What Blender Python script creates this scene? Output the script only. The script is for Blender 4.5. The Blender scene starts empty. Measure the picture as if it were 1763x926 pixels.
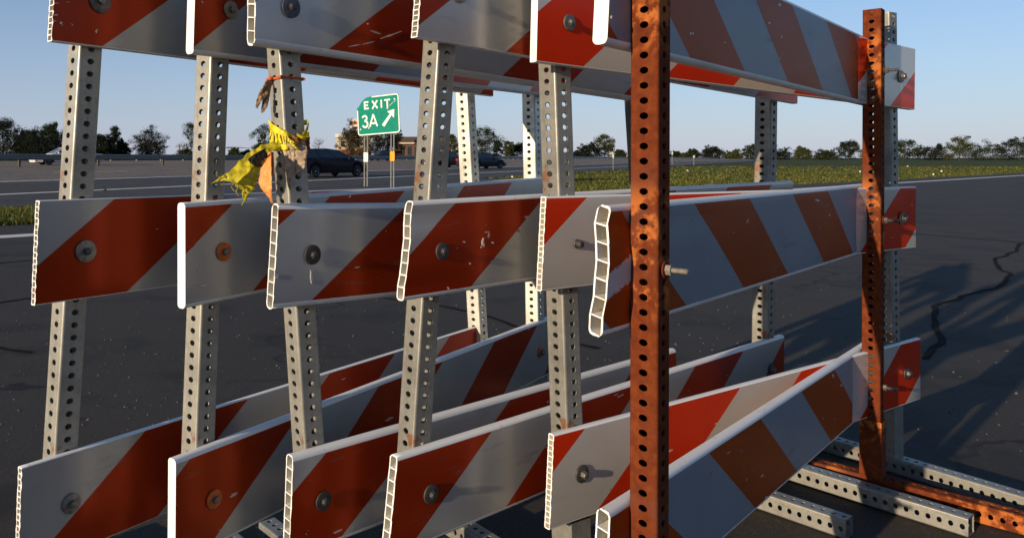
import bpy, math, random
from mathutils import Vector, Matrix, noise
random.seed(7)
R = math.radians
sc = bpy.context.scene
col = sc.collection

# ------------------------------------------------------------------ camera, sky, sun
EYE = 1.02                      # lens height above the ramp shoulder
F, CX, CY = 1300.0, 600.0, 272.0
cd = bpy.data.cameras.new('camera')
cam = bpy.data.objects.new('camera', cd); col.objects.link(cam)
cam.location = (0, 0, EYE); cam.rotation_euler = (R(90), 0, 0)
cd.sensor_width = 36; cd.sensor_fit = 'HORIZONTAL'
cd.lens = F/1763*36
cd.shift_x = (881.5-CX)/1763
cd.shift_y = -(463-CY)/1763
cd.clip_start = .05; cd.clip_end = 20000
cd.dof.use_dof = True; cd.dof.focus_distance = 2.0; cd.dof.aperture_fstop = 18
sc.camera = cam

SUN_AZ, SUN_EL = 229.5, 12.0    # clockwise from the view direction (+Y)
w = bpy.data.worlds.new('World'); sc.world = w; w.use_nodes = True
nt = w.node_tree; bg = nt.nodes['Background']
sky = nt.nodes.new('ShaderNodeTexSky'); sky.sky_type = 'NISHITA'
sky.sun_disc = False; sky.sun_elevation = R(SUN_EL); sky.sun_rotation = R(SUN_AZ)
sky.air_density = 1.0; sky.dust_density = 0.2; sky.ozone_density = 4.0
# pale evening haze low all round the horizon
wtc = nt.nodes.new('ShaderNodeTexCoord'); wsx = nt.nodes.new('ShaderNodeSeparateXYZ'); nt.links.new(wtc.outputs['Generated'], wsx.inputs[0])
wr = nt.nodes.new('ShaderNodeValToRGB'); nt.links.new(wsx.outputs[2], wr.inputs[0])
for k, (p_, v_) in enumerate(((0.0, .75), (.05, .62), (.11, .45), (.18, .32), (.45, .0))):
    e_ = wr.color_ramp.elements[k] if k < 2 else wr.color_ramp.elements.new(p_)
    e_.position = p_; e_.color = (v_, v_, v_, 1)
wmx = nt.nodes.new('ShaderNodeMix'); wmx.data_type = 'RGBA'; nt.links.new(wr.outputs[0], wmx.inputs[0]); nt.links.new(sky.outputs[0], wmx.inputs[6])
wmx.inputs[7].default_value = (.47/.14, .505/.14, .69/.14, 1)
nt.links.new(wmx.outputs[2], bg.inputs[0]); bg.inputs[1].default_value = 0.112
sd = bpy.data.lights.new('sun', 'SUN'); sun = bpy.data.objects.new('sun', sd); col.objects.link(sun)
sd.energy = 5.0; sd.angle = R(.53); sd.color = (1.0, .80, .56)
tosun = Vector((math.sin(R(SUN_AZ))*math.cos(R(SUN_EL)), math.cos(R(SUN_AZ))*math.cos(R(SUN_EL)), math.sin(R(SUN_EL))))
sun.rotation_euler = (-tosun).to_track_quat('-Z', 'Y').to_euler(); sun.location = (-20, -20, 12)
vs = sc.view_settings
vs.view_transform = 'Standard'; vs.look = 'None'; vs.exposure = 0.35; vs.gamma = 1.0; vs.use_curve_mapping = False
sc.cycles.max_bounces = 6

# ------------------------------------------------------------------ helpers
def at(x, y, Z):
    'world point seen at photo pixel (x, y) at distance Z'
    return Vector(((x-CX)/F*Z, Z, EYE-(y-CY)/F*Z))

def tag(o, label=None, cat=None, group=None, kind=None):
    if label: o['label'] = label
    if cat: o['category'] = cat
    if group: o['group'] = group
    if kind: o['kind'] = kind
    return o

def empty(name, loc, rz=0, label=None, cat=None, group=None):
    o = bpy.data.objects.new(name, None); col.objects.link(o)
    o.location = loc; o.rotation_euler = (0, 0, rz); o.empty_display_size = .1
    return tag(o, label, cat, group)

class MB:
    def __init__(s): s.v = []; s.f = []; s.m = []
    def face(s, pts, m=0):
        i = len(s.v); s.v += [tuple(p) for p in pts]; s.f.append(tuple(range(i, i+len(pts)))); s.m.append(m)
    def add(s, verts, faces, m=0):
        i = len(s.v); s.v += [tuple(p) for p in verts]
        for f in faces: s.f.append(tuple(i+k for k in f)); s.m.append(m)
    def box(s, x0, x1, y0, y1, z0, z1, m=0, M=None):
        vs_ = [Vector((x, y, z)) for x in (x0, x1) for y in (y0, y1) for z in (z0, z1)]
        if M is not None: vs_ = [M @ p for p in vs_]
        s.add(vs_, [(0,1,3,2),(4,6,7,5),(0,4,5,1),(2,3,7,6),(0,2,6,4),(1,5,7,3)], m)
    def tube(s, pts, rad, n=8, m=0, cap=True):
        'round tube along points, radius a number or a list'
        pts = [Vector(p) for p in pts]; rs = rad if isinstance(rad, (list, tuple)) else [rad]*len(pts)
        vs_ = []
        for k, p in enumerate(pts):
            d = (pts[min(k+1, len(pts)-1)]-pts[max(k-1, 0)]).normalized()
            a = d.orthogonal().normalized(); b = d.cross(a)
            if abs(d.z) < .9: a = d.cross(Vector((0,0,1))).normalized(); b = a.cross(d)
            else: a = Vector((1,0,0)); a = (a-d*a.dot(d)).normalized(); b = d.cross(a)
            for j in range(n):
                t = 2*math.pi*j/n; vs_.append(p+(a*math.cos(t)+b*math.sin(t))*rs[k])
        fs = []
        for k in range(len(pts)-1):
            for j in range(n):
                fs.append((k*n+j, k*n+(j+1)%n, (k+1)*n+(j+1)%n, (k+1)*n+j))
        if cap: fs += [tuple(range(n-1, -1, -1)), tuple((len(pts)-1)*n+j for j in range(n))]
        s.add(vs_, fs, m)
    def lathe(s, prof, n=24, m=0, M=None):
        'profile of (radius, height) about local z'
        vs_ = []; fs = []
        for r, h in prof:
            for j in range(n):
                t = 2*math.pi*j/n; p = Vector((r*math.cos(t), r*math.sin(t), h)); vs_.append(M @ p if M is not None else p)
        for k in range(len(prof)-1):
            for j in range(n): fs.append((k*n+j, k*n+(j+1)%n, (k+1)*n+(j+1)%n, (k+1)*n+j))
        fs += [tuple(range(n-1, -1, -1)), tuple((len(prof)-1)*n+j for j in range(n))]
        s.add(vs_, fs, m)
    def prism(s, poly, z0, z1, m=0, M=None):
        'polygon in local xy pushed from z0 to z1'
        n = len(poly); vs_ = [Vector((x, y, z)) for z in (z0, z1) for x, y in poly]
        if M is not None: vs_ = [M @ p for p in vs_]
        s.add(vs_, [tuple(range(n-1, -1, -1)), tuple(range(n, 2*n))]+[(j, (j+1)%n, n+(j+1)%n, n+j) for j in range(n)], m)
    def mesh(s, name, mats, smooth=None):
        me = bpy.data.meshes.new(name); me.from_pydata(s.v, [], s.f)
        for x in (mats if isinstance(mats, (list, tuple)) else [mats]): me.materials.append(x)
        me.polygons.foreach_set('material_index', s.m)
        if smooth is not None:
            import bmesh
            bm = bmesh.new(); bm.from_mesh(me)
            bmesh.ops.remove_doubles(bm, verts=bm.verts, dist=1e-5)
            bmesh.ops.recalc_face_normals(bm, faces=bm.faces)
            for f in bm.faces: f.smooth = True
            for e in bm.edges:
                if len(e.link_faces) == 2 and e.calc_face_angle(0) > R(smooth): e.smooth = False
            bm.to_mesh(me); bm.free()
        me.update(); return me
    def build(s, name, mats, parent=None, M=None, smooth=None):
        return link(name, s.mesh(name, mats, smooth), parent, M)

def link(name, me, parent=None, M=None):
    'link a mesh as an object; M is its matrix inside the parent'
    o = bpy.data.objects.new(name, me); col.objects.link(o)
    if parent is not None: o.parent = parent
    if M is not None: o.matrix_basis = M
    return o

def frame(o, x, y, z):
    m = Matrix.Identity(4)
    for k, c in enumerate((x, y, z)):
        for r in range(3): m[r][k] = c[r]
    for r in range(3): m[r][3] = o[r]
    return m

# ------------------------------------------------------------------ materials
class NT:
    def __init__(s, name):
        s.mat = bpy.data.materials.new(name); s.mat.use_nodes = True
        s.t = s.mat.node_tree; s.b = s.t.nodes['Principled BSDF']; s.out = s.t.nodes['Material Output']
        s.tc = None
    def n(s, typ, **kw):
        x = s.t.nodes.new(typ)
        for k, v in kw.items():
            if k.startswith('i_'): x.inputs[k[2:].replace('_', ' ')].default_value = v
            else: setattr(x, k, v)
        return x
    def l(s, a, b): s.t.links.new(a, b)
    def obj(s):
        if s.tc is None: s.tc = s.n('ShaderNodeTexCoord')
        return s.tc.outputs['Object']
    def scaled(s, sx, sy, sz):
        m = s.n('ShaderNodeMapping'); m.inputs['Scale'].default_value = (sx, sy, sz); s.l(s.obj(), m.inputs[0]); return m.outputs[0]
    def noise(s, scale, detail=4, rough=.55, vec=None, dist=0):
        x = s.n('ShaderNodeTexNoise'); x.inputs['Scale'].default_value = scale; x.inputs['Detail'].default_value = detail
        x.inputs['Roughness'].default_value = rough; x.inputs['Distortion'].default_value = dist
        s.l(vec if vec is not None else s.obj(), x.inputs['Vector']); return x.outputs['Fac']
    def math(s, op, a, b=0.0, clamp=False):
        x = s.n('ShaderNodeMath', operation=op, use_clamp=clamp)
        for k, q in enumerate((a, b)):
            if isinstance(q, (int, float)): x.inputs[k].default_value = q
            else: s.l(q, x.inputs[k])
        return x.outputs[0]
    def ramp(s, fac, stops):
        x = s.n('ShaderNodeValToRGB'); e = x.color_ramp.elements
        while len(e) < len(stops): e.new(.5)
        for k, (p, c) in enumerate(stops):
            e[k].position = p; e[k].color = (*c, 1) if len(c) == 3 else c
        s.l(fac, x.inputs[0]); return x.outputs[0]
    def step(s, fac, a, b):
        'smooth 0..1 mask between a and b'
        x = s.n('ShaderNodeMapRange', interpolation_type='SMOOTHSTEP'); s.l(fac, x.inputs[0])
        x.inputs[1].default_value = a; x.inputs[2].default_value = b; return x.outputs[0]
    def mix(s, fac, a, b, mode='MIX'):
        x = s.n('ShaderNodeMix', data_type='RGBA', blend_type=mode)
        for k, q in ((0, fac), (6, a), (7, b)):
            if isinstance(q, (int, float)): x.inputs[k].default_value = q
            elif isinstance(q, tuple): x.inputs[k].default_value = (*q, 1) if len(q) == 3 else q
            else: s.l(q, x.inputs[k])
        return x.outputs[2]
    def bump(s, h, strength=.3, dist=.002):
        x = s.n('ShaderNodeBump'); x.inputs['Strength'].default_value = strength; x.inputs['Distance'].default_value = dist
        s.l(h, x.inputs['Height']); s.l(x.outputs[0], s.b.inputs['Normal'])
    def set(s, color=None, rough=None, metal=None, spec=None):
        for k, q in (('Base Color', color), ('Roughness', rough), ('Metallic', metal), ('Specular IOR Level', spec)):
            if q is None: continue
            i = s.b.inputs[k]
            if isinstance(q, tuple): i.default_value = (*q, 1)
            elif isinstance(q, (int, float)): i.default_value = q
            else: s.l(q, i)
        return s

def simple(name, c, rough=.6, metal=0, var=.25, scale=8, spec=.4):
    t = NT(name); f = t.noise(scale)
    t.set(t.ramp(f, [(.3, tuple(x*(1-var) for x in c)), (.7, tuple(min(1, x*(1+var)) for x in c))]), rough, metal, spec)
    return t.mat

def mat_galv(name, base=.35, rust=.0):
    t = NT(name)
    a = t.noise(60, 5, .7); b = t.noise(9, 4); sp = t.noise(35, 6, .75)
    c = t.ramp(a, [(.25, (base*.72, base*.71, base*.68)), (.75, (min(.85, base*1.15), min(.85, base*1.13), base*1.06))])
    c = t.mix(t.step(b, .45, .75), c, (base*.62, base*.6, base*.56)); c = t.mix(1.0, c, (1.0, 1.0, .95), 'MULTIPLY')
    c = t.mix(t.step(t.noise(14, 6, .7), .66-rust, .74-rust), c, (.2, .085, .035))
    c = t.mix(t.step(sp, .68, .75), c, (base*.35, base*.33, base*.3))
    vo = t.n('ShaderNodeTexVoronoi'); vo.inputs['Scale'].default_value = 210; t.l(t.obj(), vo.inputs['Vector']); sg = t.n('ShaderNodeSeparateColor'); t.l(vo.outputs['Color'], sg.inputs[0])
    c = t.mix(t.math('MULTIPLY', t.step(sg.outputs[0], .3, .9), .10), c, (base*1.5, base*1.45, base*1.3)); st = t.noise(3, 5, .7, t.scaled(22, 22, 1.2)); c = t.mix(t.math('MULTIPLY', t.step(st, .5, .72), .4), c, (base*.45, base*.43, base*.38))
    t.set(c, t.ramp(b, [(.3, (.36,)*3), (.7, (.58,)*3)]), .45, .4); t.bump(a, .25, .0008); return t.mat

def mat_rust():
    t = NT('rusted_steel')
    a = t.noise(45, 6, .7); b = t.noise(7, 5, .6, dist=.4); g = t.noise(22, 5, .65)
    c = t.ramp(a, [(.25, (.060, .014, .006)), (.5, (.120, .025, .007)), (.78, (.19, .046, .011))])
    c = t.mix(t.step(b, .5, .72), c, (.12, .035, .018))
    # sun patches painted into the rust colour: two blotchy lighter zones at rail height
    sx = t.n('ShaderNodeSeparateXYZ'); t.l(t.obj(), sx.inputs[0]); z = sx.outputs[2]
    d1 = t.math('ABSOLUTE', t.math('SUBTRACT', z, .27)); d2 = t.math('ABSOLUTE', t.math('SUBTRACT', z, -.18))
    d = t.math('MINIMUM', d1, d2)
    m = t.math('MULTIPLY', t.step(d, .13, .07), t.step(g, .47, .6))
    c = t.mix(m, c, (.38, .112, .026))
    t.set(c, .9, 0, .12); t.bump(a, .6, .0012); return t.mat

def mat_plastic(name, c=(.78, .77, .74), rough=.45):
    t = NT(name); a = t.noise(25, 5, .65); d = t.noise(5, 4)
    k = t.mix(t.step(a, .6, .75), c, tuple(x*.72 for x in c))
    k = t.mix(t.math('MULTIPLY', t.step(d, .5, .75), .35), k, (.42, .38, .33))
    t.set(k, rough, 0, .4); return t.mat

def mat_sheet(name, cwo, half, mirror=False, orange=(.33, .040, .006), white=(.235, .235, .235), ribs='z', seed=0.0, wear=.5, torn=None, metal=.36):
    'retroreflective sheeting printed with slanted stripes, in the rail\'s own coordinates'
    t = NT(name); sx = t.n('ShaderNodeSeparateXYZ'); t.l(t.obj(), sx.inputs[0]); x, y, z = sx.outputs
    u = t.math('ADD' if mirror else 'SUBTRACT', x, t.math('MULTIPLY', z, 1.34))
    fr = t.math('FRACT', t.math('ADD', t.math('DIVIDE', t.math('SUBTRACT', u, cwo), 2*half), 40.0))
    om = t.math('SUBTRACT', t.step(fr, -.001, .0025), t.step(fr, .4985, .502))
    mp = t.n('ShaderNodeMapping'); mp.inputs['Location'].default_value = (seed*3.1, seed, seed*1.7); t.l(t.obj(), mp.inputs[0]); v = mp.outputs[0]
    mh = t.n('ShaderNodeMapping'); mh.inputs['Scale'].default_value = (.35, 1, 2.2); t.l(v, mh.inputs[0])
    big = t.noise(6, 4, .6, v); fine = t.noise(55, 6, .7, v); st = t.noise(20, 6, .7, mh.outputs[0])
    oc = t.mix(big, tuple(q*.82 for q in orange), tuple(q*1.15 for q in orange))
    wc = t.mix(big, tuple(q*.86 for q in white), tuple(min(1, q*1.1) for q in white))
    c = t.mix(om, wc, oc)
    # grime, scuffs and chips
    c = t.mix(t.math('MULTIPLY', t.step(st, .58, .72), .45*wear), c, (.14, .13, .12))
    sp = t.noise(42, 3, .5, v); ch = t.step(t.math('ADD', sp, t.math('MULTIPLY', big, .22)), .88-.04*wear, .90-.04*wear)
    ml = t.n('ShaderNodeMapping'); ml.inputs['Scale'].default_value = (5, 1, 26); ml.inputs['Rotation'].default_value = (0, .35, 0); t.l(v, ml.inputs[0])
    sc_ = t.step(t.noise(2.4, 2, .5, ml.outputs[0]), .745-.025*wear, .755-.025*wear)
    c = t.mix(t.math('MULTIPLY', t.math('MAXIMUM', ch, t.math('MULTIPLY', sc_, .7)), om), c, (.62, .58, .55))
    dk = t.step(t.noise(33, 4, .6, v), .735-.03*wear, .76-.03*wear)
    c = t.mix(t.math('MULTIPLY', dk, .7), c, (.09, .08, .075))
    if torn:
        x0, x1, zz, zs = torn      # peeled patch: bare plastic below a slanted torn line
        ln = t.math('ADD', zz, t.math('MULTIPLY', t.math('SUBTRACT', x, x0), zs))
        ln = t.math('ADD', ln, t.math('MULTIPLY', t.math('SUBTRACT', fine, .5), .04))
        tm = t.math('MULTIPLY', t.step(t.math('SUBTRACT', ln, z), 0, .002), t.step(x, x1, x1-.01))
        tm = t.math('MULTIPLY', tm, t.step(t.math('SUBTRACT', z, t.math('SUBTRACT', ln, .045)), 0, .004))
        c = t.mix(tm, c, (.5, .49, .48))
    t.set(c, t.mix(st, (.17 if not mirror else .38,)*3, (.32 if not mirror else .5,)*3), metal, .2 if not mirror else .06)
    if ribs == 'z': rv = t.scaled(6, 6, 900)
    else: rv = t.scaled(420, 6, 4)
    rb = t.noise(1.0, 3, .6, rv)
    soft = t.noise(3.2, 2, .5, v)
    h = t.math('ADD', t.math('MULTIPLY', rb, .5), t.math('MULTIPLY', soft, 2.0))
    h = t.math('ADD', h, t.math('MULTIPLY', fine, .25))
    t.bump(h, .16, .0014); return t.mat

def mat_asphalt(name, base, warm=1.0, scale=1.0, crack=True):
    t = NT(name); a = t.noise(210*scale, 3, .8); b = t.noise(.35, 5, .6); g = t.noise(4, 6, .65)
    lo = (base*.25, base*.25, base*.24/warm); hi = (base*2.6*warm, base*2.5, base*2.35/warm); md = t.noise(60*scale, 4, .75); sk = t.noise(1.6, 4, .6)
    c = t.ramp(a, [(.3, lo), (.52, (base*warm, base*.97, base*.93/warm)), (.72, hi)])
    c = t.mix(t.math('MULTIPLY', t.step(b, .4, .7), .4), c, (base*.6, base*.6, base*.6))
    c = t.mix(t.math('MULTIPLY', t.step(g, .55, .75), .3), c, (base*1.6, base*1.55, base*1.45))
    c = t.mix(t.math('MULTIPLY', t.step(md, .52, .7), .5), c, hi); c = t.mix(t.math('MULTIPLY', t.step(sk, .52, .64), .6), c, (base*.4, base*.39, base*.37))
    if crack:
        vo = t.n('ShaderNodeTexVoronoi', feature='DISTANCE_TO_EDGE'); vo.inputs['Scale'].default_value = .45
        wv = t.n('ShaderNodeVectorMath', operation='ADD'); nz = t.n('ShaderNodeTexNoise'); nz.inputs['Scale'].default_value = 1.6; nz.inputs['Detail'].default_value = 6
        t.l(t.obj(), nz.inputs['Vector']); t.l(t.obj(), wv.inputs[0]); t.l(nz.outputs['Color'], wv.inputs[1]); t.l(wv.outputs[0], vo.inputs['Vector'])
        c = t.mix(t.math('MULTIPLY', t.step(vo.outputs[0], .012, .004), t.step(b, .42, .55)), c, (base*.25,)*3)
    t.set(c, .85, 0, .3); t.bump(a, .5, .004); return t.mat

def mat_paint(name, c, wear=.5):
    t = NT(name); a = t.noise(38, 6, .75); b = t.noise(1.1, 3)
    k = t.mix(t.step(t.math('ADD', a, t.math('MULTIPLY', b, .25)), .74-.1*wear, .82-.1*wear), c, (.09, .088, .085))
    t.set(k, .75, 0, .3); return t.mat

def mat_leaf(name, c, trans=.25):
    t = NT(name); a = t.noise(.55, 3); b = t.noise(6, 2)
    k = t.ramp(t.math('ADD', t.math('MULTIPLY', a, .7), t.math('MULTIPLY', b, .3)), [(.3, tuple(x*.55 for x in c)), (.55, c), (.75, (c[0]*1.7, c[1]*1.45, c[2]*1.1))])
    t.set(k, .65, 0, .2)
    tr = t.n('ShaderNodeBsdfTranslucent'); t.l(k, tr.inputs[0]); mx = t.n('ShaderNodeMixShader'); mx.inputs[0].default_value = trans
    t.l(t.b.outputs[0], mx.inputs[1]); t.l(tr.outputs[0], mx.inputs[2]); t.l(mx.outputs[0], t.out.inputs[0]); return t.mat

def mat_film(name, c, trans=.4, rough=.4, dark=None, print_=None, clear=0.0):
    'thin plastic or cloth strip that lets some light through'
    t = NT(name); a = t.noise(70, 4, .6); b = t.noise(30, 3)
    k = t.mix(t.step(a, .3, .7), tuple(q*.75 for q in c), tuple(min(1, q*1.2) for q in c))
    if dark: k = t.mix(t.math('MULTIPLY', t.step(b, .55, .72), .6), k, dark)
    if print_:
        uv = t.n('ShaderNodeUVMap'); s = t.n('ShaderNodeSeparateXYZ'); t.l(uv.outputs[0], s.inputs[0])
        band = t.math('MULTIPLY', t.step(s.outputs[1], .27, .30), t.step(s.outputs[1], .73, .70))
        fr = t.math('FRACT', t.math('MULTIPLY', s.outputs[0], print_)); let = t.math('MULTIPLY', t.step(fr, .2, .23), t.step(fr, .62, .59))
        rg = t.math('MULTIPLY', t.step(s.outputs[0], .02, .03), 1.0)
        k = t.mix(t.math('MULTIPLY', t.math('MULTIPLY', band, let), rg), k, (.015, .014, .01))
    t.set(k, rough, 0, .35)
    tr = t.n('ShaderNodeBsdfTranslucent'); t.l(k, tr.inputs[0]); mx = t.n('ShaderNodeMixShader'); mx.inputs[0].default_value = trans
    t.l(t.b.outputs[0], mx.inputs[1]); t.l(tr.outputs[0], mx.inputs[2]); t.l(mx.outputs[0], t.out.inputs[0])
    if clear:
        tp = t.n('ShaderNodeBsdfTransparent'); t.l(t.mix(.5, k, (1., 1., 1.)), tp.inputs[0]); m2 = t.n('ShaderNodeMixShader')
        t.l(t.math('MULTIPLY', t.step(t.noise(16, 5, .7), .30, .68), clear), m2.inputs[0]); t.l(mx.outputs[0], m2.inputs[1]); t.l(tp.outputs[0], m2.inputs[2]); t.l(m2.outputs[0], t.out.inputs[0])
    cr = t.noise(38, 5, .75, dist=1.5); t.bump(cr, .4, .002); return t.mat

def mat_car(name, c, rough=.3, metal=.0):
    t = NT(name); t.set(c, rough, metal, .16); t.b.inputs['Coat Weight'].default_value = .04; t.b.inputs['Coat Roughness'].default_value = .08
    f = t.noise(3, 3); t.l(t.ramp(f, [(.3, (rough,)*3), (.7, (rough*1.5,)*3)]), t.b.inputs['Roughness']); return t.mat

M_GALV = mat_galv('galvanised_steel'); M_GALV_OLD = mat_galv('weathered_galvanised_steel', .27, .04); M_RUST = mat_rust(); M_GALV_NEW = mat_galv('bright_galvanised_steel', .60, -.05); M_GALV_SHADE = mat_galv('shadow_darkened_steel', .13, .02)  # last steel: base darkened to paint in the shadow on one far post
M_PLAST = mat_plastic('white_plastic'); M_INSIDE = simple('dusty_plastic_inside', (.80, .75, .64), .8, 0, .12, 90); M_RUBBER = simple('black_rubber', (.02, .02, .02), .8)
M_BOLT = simple('zinc_bolt', (.20, .185, .165), .45, .7, .3, 90); M_BOLT_DK = simple('dark_bolt', (.075, .072, .07), .55, .5, .4, 90)

# ------------------------------------------------------------------ barricade pieces
INCH = .0254
def post_mesh(name, W, mat, z0=-.94, z1=.46, rx=.0076, rz=.0060):
    'square tube punched with a hole every inch on all four faces; holes sit at whole inches of local z'
    mb = MB(); h = W/2; r = .0045; wl = .0028; n = 12
    k0 = math.ceil(z0/INCH+.5); k1 = math.floor(z1/INCH-.5)
    def ring(a): return (rx*math.cos(a), rz*math.sin(a))
    hw = h-r; hh = INCH/2
    angs = [2*math.pi*(j+.5)/n for j in range(n)]
    def rect(a):
        c, s = math.cos(a), math.sin(a); q = min(hw/abs(c) if abs(c) > 1e-6 else 9, hh/abs(s) if abs(s) > 1e-6 else 9)
        return (c*q, s*q)
    # boundary: ring directions plus true corners
    ca = math.atan2(hh, hw)
    bset = sorted(angs+[ca, math.pi-ca, math.pi+ca, 2*math.pi-ca])
    for side in range(4):
        a = side*math.pi/2; ux, uy = math.cos(a), math.sin(a); nx, ny = math.sin(a), -math.cos(a)
        def P(u, v, d): return (ux*u+nx*d, uy*u+ny*d, v)
        for k in range(k0, k1+1):
            zc = k*INCH
            N = len(bset)
            outer = [rect(q) for q in bset]; inner = [ring(q) for q in bset]
            vs_ = [P(u, zc+v, h) for u, v in outer]+[P(u, zc+v, h) for u, v in inner]+[P(u, zc+v, h-wl) for u, v in inner]+[P(u*.96, zc+v, h-wl) for u, v in outer]
            fs = []
            for j in range(N):
                q = (j+1) % N
                fs += [(j, q, N+q, N+j), (N+j, N+q, 2*N+q, 2*N+j), (2*N+j, 2*N+q, 3*N+q, 3*N+j)]
            mb.add(vs_, fs)
        # rounded corner strip
        zb, zt = (k0-.5)*INCH, (k1+.5)*INCH
        cx_, cy_ = ux*hw+nx*hw, uy*hw+ny*hw
        arc = []
        for t in (0, 22.5, 45, 67.5, 90):
            t = R(t); arc.append((cx_+r*(nx*math.cos(t)+ux*math.sin(t)), cy_+r*(ny*math.cos(t)+uy*math.sin(t))))
        for j in range(4):
            mb.face([(*arc[j], zb), (*arc[j+1], zb), (*arc[j+1], zt), (*arc[j], zt)])
    return mb.mesh(name, mat, smooth=40)

def rail_mesh(name, T, H, s0, s1, e, zref, ncell, rad, mats, wave=None, seed=0, slant=.0, wall=.0026, jag=.0012, dep=.1):
    'hollow plastic plank: local x along, front at y=-T, back at y=0; open cells at the left end'
    rnd = random.Random(seed)
    mb = MB(); web = .0021
    def inset(z):
        d = min(z, H-z)
        if d >= rad: return 0.0
        q = 1-d/rad; return rad*(1-math.sqrt(max(0, 1-q*q)))*.95
    bps = {0.0, H}
    for q in (.06, .2, .45, .75, 1.0): bps |= {round(rad*q, 5), round(H-rad*q, 5)}
    cells = []
    if ncell:
        m = max(wall, .3*rad); c = (H-2*m+web)/ncell
        for j in range(ncell):
            lo = m+j*c; hi = lo+c-web
            if 0 < j: lo += rnd.uniform(-1, 1)*.0005
            cells.append((lo, hi)); bps |= {round(lo, 5), round(hi, 5)}
    bps = sorted(bps); zs = [bps[0]]
    for b in bps[1:]:
        if b-zs[-1] > .0004: zs.append(b)
    zs[-1] = H
    def cell_of(z):
        for k, (lo, hi) in enumerate(cells):
            if lo < z < hi: return k
        return -1
    iv = [cell_of((zs[j]+zs[j+1])/2) for j in range(len(zs)-1)]
    wob = [rnd.uniform(-1, 1)*jag for _ in zs]
    def pos(x, z, c, end=True, j=0):
        i = inset(z); ys = (-i, -i-wall, -T+i+wall, -T+i)[c]
        if c in (1, 2) and ys > -T/2+.0004 and c == 2: ys = -T/2+.0004
        if c == 1 and ys < -T/2-.0004: ys = -T/2-.0004
        zz = z
        xx = x+(e*(z-zref)*max(0, 1-(x-s0)/.4) if x < s0+.4 else 0)
        if end and c in (0, 3): xx += wob[j]*(1 if c == 3 else .5)
        y = ys
        if wave: y += wave(z/H)*math.exp(-max(0, x-s0)/.22)
        y += .0011*math.sin(x*9+seed)*math.sin(math.pi*z/H)*min(1, max(0, x-s0)*5)
        return (xx, y, zz)
    nz = len(zs)
    V = []
    for j, z in enumerate(zs):
        for c in range(4):
            p = pos(s0, z, c, True, j)
            if c in (1, 2) and 0 < j < nz-1: p = (p[0], p[1], p[2]+slant*(1 if c == 1 else -1))
            V.append(p)
    i0 = len(mb.v); mb.v += V
    def id_(j, c): return i0+j*4+c
    for j in range(nz-1):
        for c in range(3):
            if c == 1 and iv[j] >= 0: continue
            mb.f.append((id_(j, c), id_(j, c+1), id_(j+1, c+1), id_(j+1, c))); mb.m.append(0)
    # tunnels
    for k in range(len(cells)):
        rows = [j for j in range(nz-1) if iv[j] == k]
        if not rows: continue
        loop = [id_(j, 1) for j in range(rows[0], rows[-1]+2)]+[id_(j, 2) for j in range(rows[-1]+1, rows[0]-1, -1)]
        b = len(mb.v); mb.v += [(mb.v[q][0]+dep, mb.v[q][1], mb.v[q][2]) for q in loop]; n = len(loop)
        for q in range(n): mb.f.append((loop[q], loop[(q+1) % n], b+(q+1) % n, b+q)); mb.m.append(2)
        mb.f.append(tuple(b+q for q in range(n))); mb.m.append(2)
    # shell
    xs = [s0]+[s0+q for q in (.015, .04, .08, .14, .22, .32, .45)]
    while xs[-1] < s1-.09: xs.append(xs[-1]+.09)
    xs.append(s1)
    rowF = []; rowB = []
    for a, x in enumerate(xs):
        if a == 0:
            rowF.append([id_(j, 3) for j in range(nz)]); rowB.append([id_(j, 0) for j in range(nz)])
        else:
            b = len(mb.v); mb.v += [pos(x, z, 3, False) for z in zs]; rowF.append([b+j for j in range(nz)])
            b = len(mb.v); mb.v += [pos(x, z, 0, False) for z in zs]; rowB.append([b+j for j in range(nz)])
    for a in range(len(xs)-1):
        for j in range(nz-1):
            mid = (zs[j]+zs[j+1])/2; face_ok = rad*.9 < mid < H-rad*.9
            mb.f.append((rowF[a][j], rowF[a+1][j], rowF[a+1][j+1], rowF[a][j+1])); mb.m.append(1 if face_ok and xs[a] >= s0 else 0)
            mb.f.append((rowB[a][j], rowB[a][j+1], rowB[a+1][j+1], rowB[a+1][j])); mb.m.append(0)
        for j in (0, nz-1):
            q = (rowF[a][j], rowB[a][j], rowB[a+1][j], rowF[a+1][j]); mb.f.append(q if j == 0 else q[::-1]); mb.m.append(0)
    for j in range(nz-1):
        mb.f.append((rowF[-1][j], rowB[-1][j], rowB[-1][j+1], rowF[-1][j+1])); mb.m.append(0)
    return mb.mesh(name, mats, smooth=50)

def washer_pair(parent, M, rw, mw, head=.0105, hh=.012, mb_=None, stub=.0, domed=True):
    'washer lying on the rail (local z out of it) with a hex bolt head as its child'
    mb = MB(); mb.lathe([(rw, 0), (rw, .0022), (rw*.96, .003), (rw*.62, .0038 if domed else .003), (head*.8, .0042 if domed else .003)], 28)
    wo = mb.build('washer', mw, parent, M, smooth=35)
    hb = MB(); hx = [(head*math.cos(R(60*k+12)), head*math.sin(R(60*k+12))) for k in range(6)]
    hb.prism(hx, .003, .003+hh*.75); hb.lathe([(head*.86, .003+hh*.75), (head*.8, .003+hh*.93), (head*.55, .003+hh)], 18)
    if stub: hb.tube([(0, 0, .003+hh*.9), (0, 0, .003+hh+stub)], head*.5, 12)
    hb.build('bolt_head', mb_ or M_BOLT, wo, None, smooth=35)
    return wo

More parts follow.
